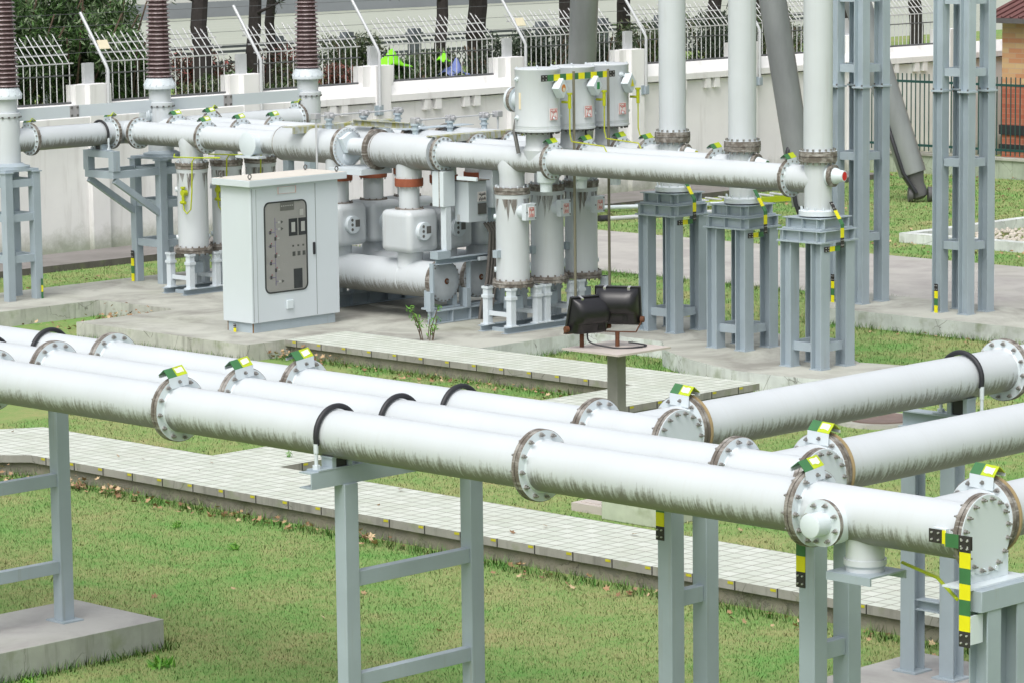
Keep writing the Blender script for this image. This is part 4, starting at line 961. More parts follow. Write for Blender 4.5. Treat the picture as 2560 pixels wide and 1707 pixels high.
dev(36.46, 36.645, .92, 1.24, 0); dev(36.19, 36.49, 2.2, 2.36, 2)
for q in range(6): m.bx(X + .004, X + .0055, 36.21 + q * .046, 36.235 + q * .046, 2.27, 2.285, 3)
dev(36.61, 36.69, 2.1, 2.2, 3)
for z in (1.6, 1.45):
    for q in range(3): c = 36.44 + q * .11; dev(c, c + (.035 if z > 1.5 else .06), z, z + (.03 if z > 1.5 else .07), 1)
dev(36.068, 36.078, 1.0, 2.1, 4)
for q, z in enumerate((1.86, 1.64, 1.36, 1.13)): dev(35.93, 36.075, z, z + .012, 4); dev(35.95, 35.99, z - .02, z + .035, 1); m.bx(X + .004, X + .006, 35.98, 35.995, z + .04, z + .06, 5)
for q, z in enumerate((1.76, 1.48, 1.25)): dev(36.055, 36.095, z - .03, z + .03, 1); m.bx(X + .004, X + .006, 36.09, 36.105, z + .03, z + .05, 5); dev(36.12, 36.16, z - .005, z + .015, 3)
for z in (2.02, 1.91, 1.06): dev(36.075, 36.13, z, z + .008, 4); dev(36.13, 36.18, z - .015, z + .02, 3); m.add([(X + .005, 36.2, z - .025), (X + .005, 36.25, z + .003), (X + .005, 36.2, z + .03)], [(0, 1, 2)], 1)
m.build('instruments', [plain('meter_black', (.055, .06, .065), .4), plain('knob_grey', (.11, .115, .11), .5), plain('annunciator', (.19, .195, .18), .5), plain('dial_white', (.52, .53, .51), .5), plain('mimic_violet', (.26, .22, .36), .5), plain('lamp_red', (.42, .03, .08), .4)], wn, ang=0)
m = MB(); m.bx(cx1, cx1 + .03, 36.885, 36.925, 1.44, 1.64); m.build('handle', BLACK, root, bev=.008)
m = MB(); m.bx(cx1, cx1 + .035, 36.28, 36.42, .60, .745); m.build('vent_cover', WHT, root, bev=.008)
sign(root, (cx1 + .006, 36.335, 2.535), (0, 1, 0), .43, .125, plain('faded_pink', (.62, .36, .36), .6), plain('blank_label', (.60, .655, .68), .5), (), True)
strap(root, [(cx1 - .42, cy0 - .02, .40), (cx1 - .42, cy0 - .02, SL)], .06, (1, 0, 0), 2, (True, False), 1)
WEED0, WEED1, WEED2 = (-24.84, 20.32), (-28.71, 24.59), (-25.2, 19.0)
# ------------------------------------------------------------------ tall towers and gantry legs at right
for x, lab in ((-36.08, 'tall pale four-legged steel tower right beside the red-capped pipe'), (-33.88, 'tall pale four-legged steel tower near the right edge'),):
    y = 45.0; root = thing('steel_tower', lab, 'tower', (x, y, SL), 'tall steel towers at right')
    for sx in (-1, 1):
        for sy in (-1, 1):
            px, py = x + sx * .27, y + sy * .27; m = MB(); m.hsec((px, py, SL), (px, py, 3.92), .19, .19, (0, 1, 0), .014); m.bx(px - .11, px + .11, py - .11, py + .11, SL, SL + .014); m.build('leg', STEEL, root)
            m = MB(); m.hsec((px, py, 3.95), (px, py, 9.5), .19, .19, (0, 1, 0), .014); m.build('upper_leg', STEEL2, root)
            m = MB(); m.bx(px - .12, px + .12, py - .12, py + .12, 3.92, 3.95)
            for q in (-.08, .08): m.lathe((px + q, py - .1, 3.89), (0, 0, 1), [(0, .015), (.09, .015)], 6, 1)
            m.build('joint_plate', [STEEL2, DARKST], root)
    for z, mt in ((1.33, STEEL), (2.70, STEEL), (4.18, STEEL2), (5.36, STEEL2), (6.6, STEEL2), (7.8, STEEL2)):
        m = MB()
        for s in (-1, 1): m.bx(x - .165, x + .165, y + s * .27 - .05, y + s * .27 + .05, z, z + .13); m.bx(x + s * .27 - .05, x + s * .27 + .05, y - .165, y + .165, z, z + .13)
        m.build('rung', mt, root)
    strap(root, [(x - .25, y - .40, .75), (x - .25, y - .40, SL)], .07, (1, 0, 0), 4, (True, False), 1)
def leg(p0, p1, r0, r1, label, boot=True):
    root = thing('gantry_leg', label, 'gantry leg', p0, 'leaning steel gantry legs'); p0, p1 = V(p0), V(p1); d = (p1 - p0).normalized()
    m = MB(); L = (p1 - p0).length; m.lathe(p0 + d * .55, d, [(0, r0 * 1.0), (.05, r0 * 1.02), (L - .6, r1)], 32); m.build('tube', GANTRY, root)
    m = MB(); m.lathe(p0, d, [(-.05, .08), (.0, .17), (.12, .2), (.3, .185), (.56, r0 * .85)], 20)
    for s in (-1, 1): m.lathe(p0 + V((s * .16, s * .16, .06)), (s, s, 0), [(-.05, .17), (.05, .17)], 18)
    m.build('pin_foot', BOOT, root)
    m = MB(); sd = V((.0, -1, 0)); m.tube([p0 + V((.06, -.22, .1)), p0 + d * .6 + sd * (r0 + .03), p0 + d * 1.7 + sd * (r0 + .03), p0 + d * 1.78 + sd * (r0 - .03)], .045, 10); m.build('cable_conduit', BLACK, root)
leg((-47.84, 61.9, .12), (-51.0, 60.9, 9.6), .31, .31, 'leaning grey gantry tube with a pinned foot, behind the towers')
leg((-45.1, 54.6, .1), (-46.6, 54.0, 9.8), .27, .30, 'leaning grey gantry tube rising behind the upright white pipes')
leg((-51.6, 54.4, .1), (-50.1, 53.4, 9.6), .30, .31, 'leaning grey gantry tube rising behind the transformer drums')

# ------------------------------------------------------------------ boundary wall and fence
WX = -54.4; PILL = [38.9, 43.17, 47.28, 51.1, 55.3, 59.37, 63.5, 67.6, 71.7]
root = thing('boundary_wall', 'long whitewashed boundary wall with raised piers behind the switchgear', 'wall', (WX, 55, 0))
m = MB(); m.bx(WX - .3, WX - .02, 15, 88, 0, 2.6); m.build('panel', WALLM, root)
m = MB()
m.add([(WX - .42, 15, 3.04), (WX - .42, 88, 3.04), (WX - .10, 88, 3.05), (WX - .10, 15, 3.05), (WX + .10, 15, 2.78), (WX + .10, 88, 2.78), (WX + .10, 15, 2.64), (WX + .10, 88, 2.64), (WX - .02, 15, 2.63), (WX - .02, 88, 2.63), (WX - .42, 15, 2.5), (WX - .42, 88, 2.5)],
      [(0, 3, 2, 1), (3, 4, 5, 2), (4, 6, 7, 5), (6, 8, 9, 7), (0, 1, 11, 10), (8, 10, 11, 9), (0, 10, 8, 6, 4, 3), (1, 2, 5, 7, 9, 11)])
m.build('coping', WALLM, root, ang=0)
for py in PILL:
    m = MB(); m.bx(WX - .3, WX + .12, py - .22, py + .22, 0, 3.44); m.bx(WX - .36, WX - .05, py + .2205, py + .46, 2.9, 3.43); m.bx(WX - .36, WX - .05, py - .46, py - .2205, 2.9, 3.43)
    m.build('pier', WALLM, root, ang=0)
for a, b in zip(PILL, PILL[1:]):
    for q in (.34, .66):
        c = a + (b - a) * q + (.12 if q < .5 else .0); 
        for e in (-1, 1): m = MB(); m.bx(WX - .02, WX + .085, c + e * .17 - .09, c + e * .17 + .09, 2.40, 2.635); m.build('corbel', WALLM, root, ang=0)
for j, (a, b) in enumerate(zip(PILL, PILL[1:])):
    y0, y1 = a + .47, b - .47
    if j == 0: y0 = 40.9 - 4
    order = ['behind the left insulator', 'between the left and middle insulators', 'left of the right-hand insulator', 'right of the bright green cloth', 'left of the big leaning tube', 'above the transformer drums', 'behind the upright white pipes', 'behind the far leaning tube']
    root = thing('fence', 'galvanised fence panel with outward-bent rods, ' + order[j], 'fence', (WX - .2, (a + b) / 2, 3.05), 'fence panels on the boundary wall')
    m = MB(); k = int((y1 - y0) / .162); fx = WX - .22
    for q in range(k + 1):
        yy = y0 + (y1 - y0) * q / k; ln = (3.9, 3.86)[q % 2]
        m.tube([(fx, yy, 3.05), (fx, yy, ln), (fx - .50, yy, 4.36 + .05 * (q % 2))], .0115, 5); m.lathe((fx - .50, yy, 4.36 + .05 * (q % 2)), (-.72, 0, .7), [(0, .02), (.07, 0)], 5)
    m.build('rods', FENCEM, root)
    for z, x_, mt, n_ in ((3.06, fx, DKRAIL, 'bottom_rail'), (3.63, fx, DKRAIL, 'rail'), (3.87, fx + .0, FENCEM, 'rail'), (4.04, fx - .18, FENCEM, 'rail'), (4.22, fx - .36, FENCEM, 'rail')):
        m = MB(); h = .03 if n_ == 'bottom_rail' else .013; m.bx(x_ - h, x_ + h, y0 - .1, y1 + .1, z - h, z + h); m.build(n_, mt, root)
    m = MB(); m.bx(fx - .05, fx + .05, b - .12, b + .12, 3.42, 3.86); m.build('corner_post', GALV, root)
POLES = [43.38, 47.5, 50.94, 55.52, 59.6, 63.75]
PL = ['left leaning pole with a small ivory plate, above the wall', 'leaning pole between the middle and right insulators', 'leaning pole above the wall pier beside the bright green cloth', 'leaning pole with an ivory plate, left of the big leaning tube', 'leaning pole right of the transformer drums', 'leaning pole partly behind the upright white pipes']
for py, lab in zip(POLES, PL):
    root = thing('fence_pole', lab, 'pole', (WX + .16, py, 2.4), 'bent poles along the wall'); px = WX + .17
    m = MB(); m.tube([(px, py, 2.36), (px, py, 3.72), (px - .06, py, 3.82), (px - .85, py, 4.86)], .034, 10); m.build('tube', GALV, root)
    m = MB(); m.bx(WX + .121, px - .03, py - .13, py + .13, 2.36, 2.58); m.bx(px - .03, px + .045, py - .055, py + .055, 2.38, 2.56); m.build('bracket', STEEL, root)
    if py in (43.38, 55.52): m = MB(); R = Matrix.Rotation(-.5, 3, 'Y'); m.box((px - .30, py + .14, 4.22), (.02, .26, .2), 0, R); m.build('plate', plain('ivory_plate', (.74, .68, .50), .5), root)
root = thing('fence_wires', 'thin wires strung between the leaning poles', 'wire', (WX, 50, 4.2))
for t in (.25, .5, .75, .98):
    m = MB(); px = WX + .11 - .79 * t; z = 3.82 + 1.04 * t; m.tube([(px, 34, z)] + [(px, q, z) for q in POLES] + [(px, 70, z)], .0045, 4); m.build('wire', DKRAIL, root)

# green fence on a tiled base, brick house
root = thing('green_fence', 'dark green picket fence on a pale tiled base at far right', 'fence', (-48, 67.9, 0))
m = MB(); m.bx(-54.2, -38, 67.85, 68.1, 0, .46); m.build('base_wall', concrete_side('tiled_base', (.40, .46, .37), (.10, .11, .08), .7), root, ang=0); m = MB(); m.bx(-54.2, -38, 67.8, 68.15, .46, .52); m.build('base_coping', CTOP, root, ang=0)
m = MB()
for q in range(115): x = -54.1 + q * .14; m.tube([(x, 67.98, .56), (x, 67.98, 2.5)], .016, 5)
m.build('pickets', GFENCE, root)
for z in (.70, 2.3): m = MB(); m.bx(-54.2, -38, 67.955, 68.0, z - .03, z + .03); m.build('rail', GFENCE, root)
root = thing('brick_house', 'brick house with a dark red tiled roof at the right edge', 'house', (-50, 73, 0))
m = MB(); m.bx(-52.7, -42, 71.6, 79, 0, 3.65); m.build('wall', BRICK, root, ang=0)
m = MB(); m.add([(-53.0, 71.2, 3.78), (-41, 71.2, 3.78), (-41, 79.4, 3.78), (-53, 79.4, 3.78), (-51.2, 74, 5.3), (-41, 74, 5.3), (-41, 77, 5.3), (-51.2, 77, 5.3)], [(0, 1, 5, 4), (4, 5, 6, 7), (2, 3, 7, 6), (0, 4, 7, 3), (1, 2, 6, 5), (0, 3, 2, 1)])
m.build('roof', ROOF, root, ang=0); m = MB(); m.bx(-53.05, -41, 71.1, 79.5, 3.65, 3.775); m.build('eave', plain('eave_grey', (.10, .095, .095), .7, var=.3), root)
for q in range(46): pass
m = MB()
for q in range(44): x = -52.95 + q * .27; m.tube([(x, 71.18, 3.8), (min(x + 1.5, -41), 73.9, 5.28)] if x < -51.3 else [(x, 71.18, 3.8), (x, 73.95, 5.29)], .045, 6)
m.build('roof_tiles', ROOF, root)
m = MB(); m.bx(-52.75, -42, 71.55, 71.6, .75, 1.0); m.bx(-52.75, -42, 71.55, 71.6, .38, .5); m.build('dark_band', plain('dark_band', (.02, .02, .025), .6), root)
if 0: tag(m.build('side_wall', plain('side_wall_grey', (.45, .44, .43), .8, var=.15), loc=(-57, 69.7, 2.3)), 'short grey wall beyond the fence left of the brick house', 'wall')

# planter, ladder, loose tubes, manhole, green block
root = thing('planter', 'low whitewashed brick planter border on the far lawn', 'planter', (-42.7, 55, 0))
m = MB(); m.bx(-42.85, -36, 54.75, 55.0, 0, .2); m.build('front_kerb', [CSIDE2], root); m = MB(); m.bx(-42.85, -42.6, 55.0, 64, 0, .2); m.build('side_kerb', [CSIDE2], root)
m = MB()
for q in range(420): x, y = random.uniform(-42.5, -38), random.uniform(55.1, 58); m.lathe((x, y, .02), (random.uniform(-.3, .3), random.uniform(-.3, .3), 1), [(0, .03), (.03, .05), (.07, .03), (.08, 0)], 6)
tag(m.build('pebbles', plain('pale_pebbles', (.50, .46, .40), .8, var=.4, scale=9), root), kind='stuff')
root = thing('ladder', 'lime yellow ladder lying on the far lawn behind the stands', 'ladder', (-50.6, 58.6, 0))
a, d, s_ = V((-51.0, 56.4, .0)), V((.22, .97, 0)).normalized(), V((-.97, .22, 0))
for k in (0, 1):
    m = MB(); m.bar(a + s_ * (k * .62) + V((0, 0, .10)), a + d * 5.0 + s_ * (k * .62) + V((0, 0, .10)), .05, .13); m.build('rail', plain('ladder_lime', (.38, .46, .015), .45, var=.1), root)
for q in range(13): m = MB(); p = a + d * (.3 + q * .37) + V((0, 0, .17)); m.cyl(p, p + s_ * .62, .03, 8); m.build('rung', GALV, root)
for (p, q, lab) in (((-52.2, 55.4, .1), (-50.0, 58.8, .1), 'white tube with a black end lying on the far lawn beside the path'), ((-50.6, 54.2, .05), (-49.6, 57.4, .05), 'grey tube lying on the far lawn in front of the white one')):
    root = thing('loose_tube', lab, 'tube', p); m = MB(); m.cyl(p, q, .05, 10); m.build('tube', WHT if p[2] > .07 else GALV, root); m = MB(); dd = (V(q) - V(p)).normalized(); m.cyl(V(p) - dd * .12, V(p) + dd * .1, .085, 12); m.build('end_cap', BLACK, root)
root = thing('manhole', 'round brown manhole cover in the grass right of the floodlights', 'manhole', (-28.8, 36.4, 0))
m = MB(); m.lathe((-28.8, 36.4, .0), (0, 0, 1), [(0, .62), (.05, .6), (.05, .46)], 36); m.build('ring', CTOP, root); m = MB(); m.lathe((-28.8, 36.4, .04), (0, 0, 1), [(0, .45), (.03, .45), (.032, .38), (.024, .36), (.024, 0)], 36); m.build('lid', plain('manhole_brown', (.17, .125, .11), .7, var=.25), root)
m = MB(); m.bx(-26.85, -25.95, 28.68, 29.3, 0, .55); tag(m.build('concrete_block', PALEGREEN, loc=(-26.4, 29, 0), bev=.01), 'pale green concrete block beside the front path, under the pipes', 'block')
m = MB(); m.bx(-27.5, -26.86, 28.85, 29.4, 0, .1); m.bx(-27.42, -26.94, 28.93, 29.32, .1, .112); tag(m.build('drain_cover', PLTOP, loc=(-27.2, 29.1, 0)), 'low square drain cover beside the pale green block', 'drain')

# ------------------------------------------------------------------ floodlight post
LX, LY, LZ = -29.65, 31.98, 1.425
root = thing('lamp_post', 'square concrete post with a flat stone top carrying the floodlights', 'post', (LX, LY, 0))
m = MB(); m.bx(LX - .088, LX + .088, LY - .088, LY + .088, 0, LZ - .012); m.build('post', plain('grey_post_concrete', (.235, .235, .22), .85, var=.3, scale=3), root, bev=.01)
m = MB(); m.bx(LX - .5, LX + .5, LY - .5, LY + .5, LZ - .012, LZ + .012); m.build('top_plate', PLTOP, root)
def flood(c, yaw, tilt, label, stud):
    root = thing('floodlight', label, 'floodlight', c, 'black floodlights'); R = Matrix.Rotation(yaw, 3, 'Z') @ Matrix.Rotation(tilt, 3, 'X'); c = V(c); T = lambda p: c + R @ V(p)
    prof = [(0, .235), (-.05, .232), (-.12, .205), (-.175, .14), (-.205, .06), (-.2, -.02), (-.165, -.065), (-.15, -.075), (-.148, -.19), (-.12, -.215), (0, -.235)]
    m = MB(); xs = [(-.285, .0), (-.27, .45), (-.235, .82), (-.19, .97), (-.12, 1), (.12, 1), (.19, .97), (.235, .82), (.27, .45), (.285, .0)]; n = len(prof); vs = []
    for x, k in xs: vs += [T((x, min(-.001, y * max(k, .02)), z)) for y, z in prof]
    m.add(vs, [(i * n + j, i * n + j + 1, (i + 1) * n + j + 1, (i + 1) * n + j) for i in range(len(xs) - 1) for j in range(n - 1)]); m.build('housing', BLKMET, root, ang=50)
    m = MB()
    for s in (-1, 1): m.box(T((s * .292, .02, 0)), (.025, .045, .50), 0, R); m.box(T((0, .02, s * .245)), (.60, .045, .025), 0, R)
    m.build('frame', BLKMET, root, bev=.004); m = MB(); m.box(T((0, .03, 0)), (.56, .006, .47), 0, R); m.build('front_glass', plain('lamp_glass', (.10, .11, .12), .08), root)
    m = MB()
    for s in (-1, 1): m.box(T((s * .16, .0, .252)), (.035, .08, .014), 0, R); m.box(T((s * .16, -.045, .232)), (.035, .014, .05), 0, R)
    m.build('clip', plain('chrome_clip', (.75, .75, .75), .25, .9), root)
    m = MB(); m.box(T((0.12, -.150, -.13)), (.07, .012, .07), 0, R); m.build('gland_box', plain('lamp_black', (.006, .006, .007), .6), root)
    Z = Matrix.Rotation(yaw, 3, 'Z'); w0 = [c + R @ V((-.325, -.03, -.17)), None, None, c + R @ V((.325, -.03, -.17))]; lowz = stud[2] + .19
    b = V((stud[0], stud[1], lowz)); sd = Z @ V((1, 0, 0)); w0[1] = b - sd * .25; w0[2] = b + sd * .25
    m = MB()
    for p, q in zip(w0, w0[1:]): m.bar(p, q, .05, .010, up=(0, 0, 1) if abs((q - p).normalized().z) < .8 else tuple(sd))
    for s, p in ((-1, w0[0]), (1, w0[3])): m.lathe(p, R @ V((s, 0, 0)), [(-.03, .04), (.02, .04)], 12)
    m.build('bracket', RUST, root); m = MB(); m.cyl(V(stud), (stud[0], stud[1], lowz), .03, 12); m.build('stud', RUST, root)
def lamp_at(dx, dy): return (LX + dx, LY + dy, LZ + .012)
s1, s2 = (-30.02, 31.72, 1.437), (-29.71, 32.065, 1.437)
flood((s1[0] + .10, s1[1] + .02, LZ + .44), 1.32, .30, 'black floodlight at left on the post top, turned half away', s1)
flood((s2[0] + .0, s2[1] + .02, LZ + .54), .52, .16, 'black floodlight at right on the post top, its back facing us', s2)
m = MB(); pts = [V((s1[0] + .08, s1[1] + .02, LZ + .2)), V((s1[0] + .17, s1[1] - .02, LZ + .09)), V((LX + .05, LY - .12, LZ + .026)), V((LX + .25, LY + .06, LZ + .026)), V((LX + .27, LY + .28, LZ + .03)), V((LX + .14, LY + .26, LZ + .05)), V((LX + .03, LY + .2, LZ + .06))]
def smooth(pts, n=8):
    out = []
    for i in range(len(pts) - 1):
        a, b, c, d = pts[max(i - 1, 0)], pts[i], pts[i + 1], pts[min(i + 2, len(pts) - 1)]
        for k in range(n): t = k / n; out.append(.5 * ((2 * b) + (c - a) * t + (2 * a - 5 * b + 4 * c - d) * t * t + (3 * b - a - 3 * c + d) * t ** 3))
    return out + [pts[-1]]
m.tube(smooth(pts), .011, 8); tag(m.build('cable', BLACK, loc=(LX, LY, LZ)), 'black cable looped on the stone top below the floodlights', 'cable')

# ------------------------------------------------------------------ plants
def leaf_cloud(name, parent, mat, clusters, n, size, loc=None, flat=.0, slim=.42, seed=1):
    # leaf-sized faces spread through ellipsoid clusters (cx,cy,cz,rx,ry,rz)
    g = np.random.default_rng(seed); cl = np.array(clusters, float); wts = cl[:, 3] * cl[:, 4] * cl[:, 5]; wts = wts / wts.sum()
    k = g.choice(len(cl), n, p=wts); d = g.normal(size=(n, 3)); d /= np.linalg.norm(d, axis=1)[:, None]; rad = g.uniform(.25, 1, n) ** .6
    c = cl[k, :3] + d * rad[:, None] * cl[k, 3:6]
    ax = g.normal(size=(n, 3)) + np.array([0, 0, .5]); ax /= np.linalg.norm(ax, axis=1)[:, None]
    up = g.normal(size=(n, 3)) + np.array([0, 0, 1.0 + flat]); sd = np.cross(ax, up); sd /= np.linalg.norm(sd, axis=1)[:, None] + 1e-9
    s = size * g.uniform(.6, 1.35, n); L = ax * s[:, None]; W = sd * (s * slim)[:, None]; nn = np.cross(ax, sd) * (s * .14)[:, None]
    vs = np.stack([c - L, c + W * .5 + nn, c + L, c - W * .5 + nn], 1).reshape(-1, 3)
    o = np.array(parent.location if parent is not None else (0, 0, 0)); vs = vs - o
    me = bpy.data.meshes.new(name); me.vertices.add(4 * n); me.vertices.foreach_set('co', vs.ravel()); me.loops.add(4 * n); me.loops.foreach_set('vertex_index', np.arange(4 * n, dtype=np.int32))
    me.polygons.add(n); me.polygons.foreach_set('loop_start', np.arange(0, 4 * n, 4, dtype=np.int32)); me.update(calc_edges=True); me.materials.append(mat)
    at = me.attributes.new('tint', 'FLOAT', 'POINT'); at.data.foreach_set('value', np.repeat(g.uniform(0, 1, n), 4).astype(np.float32))
    ob = bpy.data.objects.new(name, me); COL.objects.link(ob)
    if parent is not None: ob.parent = parent
    return ob
def shrub(x, y, z, h, r, label, mat, n, size, group=None, seed=0, slim=.42):
    g = random.Random(seed); root = thing('shrub', label, 'shrub', (x, y, z), group); m = MB(); cl = []
    for k in range(7):
        a = g.uniform(0, 2 * PI); q = g.uniform(.3, .95); tx, ty, tz = x + r * q * math.cos(a), y + r * q * math.sin(a), z + h * g.uniform(.55, 1)
        m.tube([(x + g.uniform(-.1, .1), y + g.uniform(-.1, .1), z), ((x + tx) / 2 + g.uniform(-.1, .1), (y + ty) / 2, (z + tz) / 2), (tx, ty, tz)], .02, 5)
    for k in range(16):
        a = g.uniform(0, 2 * PI); q = g.uniform(0, .8); s = g.uniform(.22, .42) * r; cl.append((x + r * q * math.cos(a), y + r * q * math.sin(a), z + h * g.uniform(.18, .95), s, s, s * 1.1))
    m.build('stems', TWIG, root); leaf_cloud('foliage', root, mat, cl, n, size, seed=seed + 5, slim=slim); return root
def tree(x, y, z, h, r0, label, mat, n, size, lean=(0, 0), group=None, seed=0, cz=.55, cr=1.6, fork=True):
    g = random.Random(seed); root = thing('tree', label, 'tree', (x, y, z), group); m = MB()
    tip = V((x + lean[0], y + lean[1], z + h)); mid = V((x + lean[0] * .35 + g.uniform(-.08, .08), y + lean[1] * .35 + g.uniform(-.08, .08), z + h * .5))
    def limb(p, q, ra, rb, n_=7): 
        P = [p + (q - p) * (i / 5) + V((g.uniform(-1, 1), g.uniform(-1, 1), 0)) * (.05 * (p - q).length * (0 < i < 5) * .5) for i in range(6)]
        for i in range(5): m.cyl(P[i], P[i + 1] + (P[i + 1] - P[i]) * .05, ra + (rb - ra) * i / 5, n_, 0, ra + (rb - ra) * (i + 1) / 5)
    limb(V((x, y, z)), mid, r0, r0 * .8, 10); limb(mid, tip, r0 * .8, r0 * .35, 9); cl = []
    for k in range(12):
        t = g.uniform(.35, 1); b = mid + (tip - mid) * (t * 2 - 1) if t > .5 else V((x, y, z)) + (mid - V((x, y, z))) * (t * 2); a = g.uniform(0, 2 * PI); L = cr * g.uniform(.6, 1.2)
        e = b + V((L * math.cos(a), L * math.sin(a), g.uniform(.2, .9) * L)); limb(b, e, r0 * .3, r0 * .08, 6); cl.append((e.x, e.y, e.z, .55 * L, .55 * L, .42 * L)); cl.append((*(b + (e - b) * .6), .4 * L, .4 * L, .35 * L))
    m.build('trunk', BARK, root); leaf_cloud('crown', root, mat, cl, n, size, seed=seed + 9); return root
BKZ = 2.3
# tall leafy shrubs straight behind the wall at left
sh = [(-56.4, 40.9, 3.2, 1.25), (-56.5, 42.6, 3.0, 1.3), (-56.6, 44.3, 2.9, 1.3), (-56.3, 45.6, 1.9, 1.0), (-57.8, 43.6, 3.6, 1.4), (-57.9, 46.3, 3.1, 1.3), (-58.6, 41.9, 3.6, 1.5), (-59.2, 45.2, 3.5, 1.5), (-60.2, 47.6, 2.9, 1.3), (-56.6, 39.0, 3.1, 1.3)]
sl_ = ['at the left edge behind the left insulator', 'right of the left insulator above the wall', 'left of the first leaning pole', 'low in front of the first leaning pole', 'right of the first leaning pole', 'left of the middle insulator', 'farther back behind the left fence', 'farther back left of the middle insulator', 'low, farther back beside the middle insulator', 'farther back at the left edge']
for k, (x, y, h, r) in enumerate(sh): shrub(x, y, BKZ, h, r, 'tall leafy green shrub ' + sl_[k], LEAF_BRIGHT, 6500, .095, 'shrubs behind the wall', seed=20 + k)
sh2 = [(-56.3, 47.6, .9, .8, LEAF_MIX, 'low green shrub between the middle and right insulators'), (-56.6, 49.0, .85, .9, LEAF_BRIGHT, 'low bright shrub left of the right insulator'), (-57.2, 50.8, 1.0, .9, LEAF_MIX, 'low shrub behind the right insulator'), (-57.0, 52.3, .95, .8, LEAF_RED, 'low shrub right of the right insulator'),
       (-56.5, 53.6, 1.0, .8, LEAF_BRIGHT, 'low shrub under the bright green cloth'), (-56.8, 55.2, 1.1, .85, LEAF_MIX, 'dark shrub above the wall right of the green cloth'), (-56.8, 57.0, 1.3, .9, LEAF_DARK, 'dark shrub left of the big leaning tube'), (-57.0, 58.9, 1.4, 1.0, LEAF_DARK, 'dark shrub behind the big leaning tube'),
       (-57.0, 61.0, 1.5, 1.1, LEAF_DARK, 'dark shrub above the farthest transformer drum'), (-57.2, 63.2, 1.6, 1.1, LEAF_MIX, 'dark shrub left of the upright white pipes'), (-57.2, 65.6, 1.7, 1.2, LEAF_DARK, 'dark shrub between the upright white pipes'), (-57.4, 68.0, 1.5, 1.2, LEAF_MIX, 'dark shrub behind the leaning tube at right'),
       (-60.5, 48.8, 1.3, .9, LEAF_RED, 'red tipped hedge plant left of the railing'), (-60.8, 51.2, 1.2, 1.0, LEAF_RED, 'red tipped hedge plant in front of the railing'), (-60.8, 53.6, 1.2, 1.0, LEAF_RED, 'red tipped hedge plant below the right railing post'), (-60.8, 56.2, 1.3, 1.0, LEAF_MIX, 'dull hedge plant at the railing end')]
for k, (x, y, h, r, mt, lab) in enumerate(sh2): shrub(x, y, BKZ, h, r, lab, mt, 3200, .075, 'low shrubs behind the wall', seed=60 + k)
tr = [(-58.6, 49.55, 6.5, .21, (.1, .1), LEAF_DARK, 1500, 'thick dark trunk standing right of the middle insulator', 1.5), (-59.6, 52.0, 6.0, .17, (-.5, .7), LEAF_DARK, 500, 'forked dark trunk left of the right insulator', 1.3), (-60.4, 53.2, 6.2, .13, (.1, .25), LEAF_DARK, 400, 'slim dark trunk close beside the forked one', 1.2),
      (-59.6, 46.4, 6.5, .2, (.3, .9), LEAF_BRIGHT, 2600, 'leaning dark trunk among the shrubs at upper left', 1.9), (-58.4, 56.8, 6.5, .16, (.1, .2), LEAF_DARK, 3400, 'dark tree right of the right insulator', 1.6), (-59.4, 59.1, 7, .26, (.0, .1), LEAF_DARK, 4200, 'broad dark tree left of the big leaning tube', 1.7), (-58.6, 61.3, 6.5, .2, (.2, .1), LEAF_MIX, 3600, 'leafy tree just left of the big leaning tube', 1.6),
      (-59.4, 64.4, 6.5, .2, (.1, .1), LEAF_MIX, 3600, 'leafy tree above the transformer drums', 1.7), (-58.8, 67.3, 7, .2, (.1, .2), LEAF_DARK, 4200, 'dark tree left of the upright white pipes', 1.8), (-60.2, 70.6, 7, .2, (.1, .1), LEAF_MIX, 3200, 'tree seen between the upright white pipes', 1.8), (-60.4, 74.6, 7, .22, (.1, .1), LEAF_DARK, 4000, 'tree behind the far leaning tube', 2.0), (-62, 80, 7, .22, (.1, .1), LEAF_DARK, 3600, 'tree behind the brick house roof', 2.0)]
for k, (x, y, h, r0, ln, mt, n, lab, cr) in enumerate(tr): tree(x, y, BKZ, h, r0, lab, mt, n, .085, ln, 'trees beyond the wall', seed=100 + k, cr=cr)
# river railing
root = thing('railing', 'grey railing with square posts and lattice panels along the river', 'railing', (-63, 54, BKZ))
for k in range(14): y = 46.3 + k * 2.35; m = MB(); m.bx(-63.1, -62.86, y - .13, y + .13, BKZ, 3.70); m.bx(-63.14, -62.82, y - .17, y + .17, 3.52, 3.6); m.build('post', plain('railing_grey', (.145, .165, .185), .7, var=.2), root)
for z in (3.12, 3.5, 3.38): m = MB(); m.bx(-63.02, -62.95, 46.3, 77, z - .03, z + .03); m.build('rail', plain('railing_grey_rail', (.13, .145, .16), .7), root)
m = MB()
for k in range(150): y = 46.3 + k * .2; m.bar((-62.98, y, 2.72), (-62.98, y + .34, 3.1), .022, .022); m.bar((-62.96, y + .34, 2.72), (-62.96, y, 3.1), .022, .022)
m.bx(-63.01, -62.95, 46.3, 77, 2.66, 2.72); m.build('lattice', plain('railing_lattice', (.15, .165, .17), .7), root)
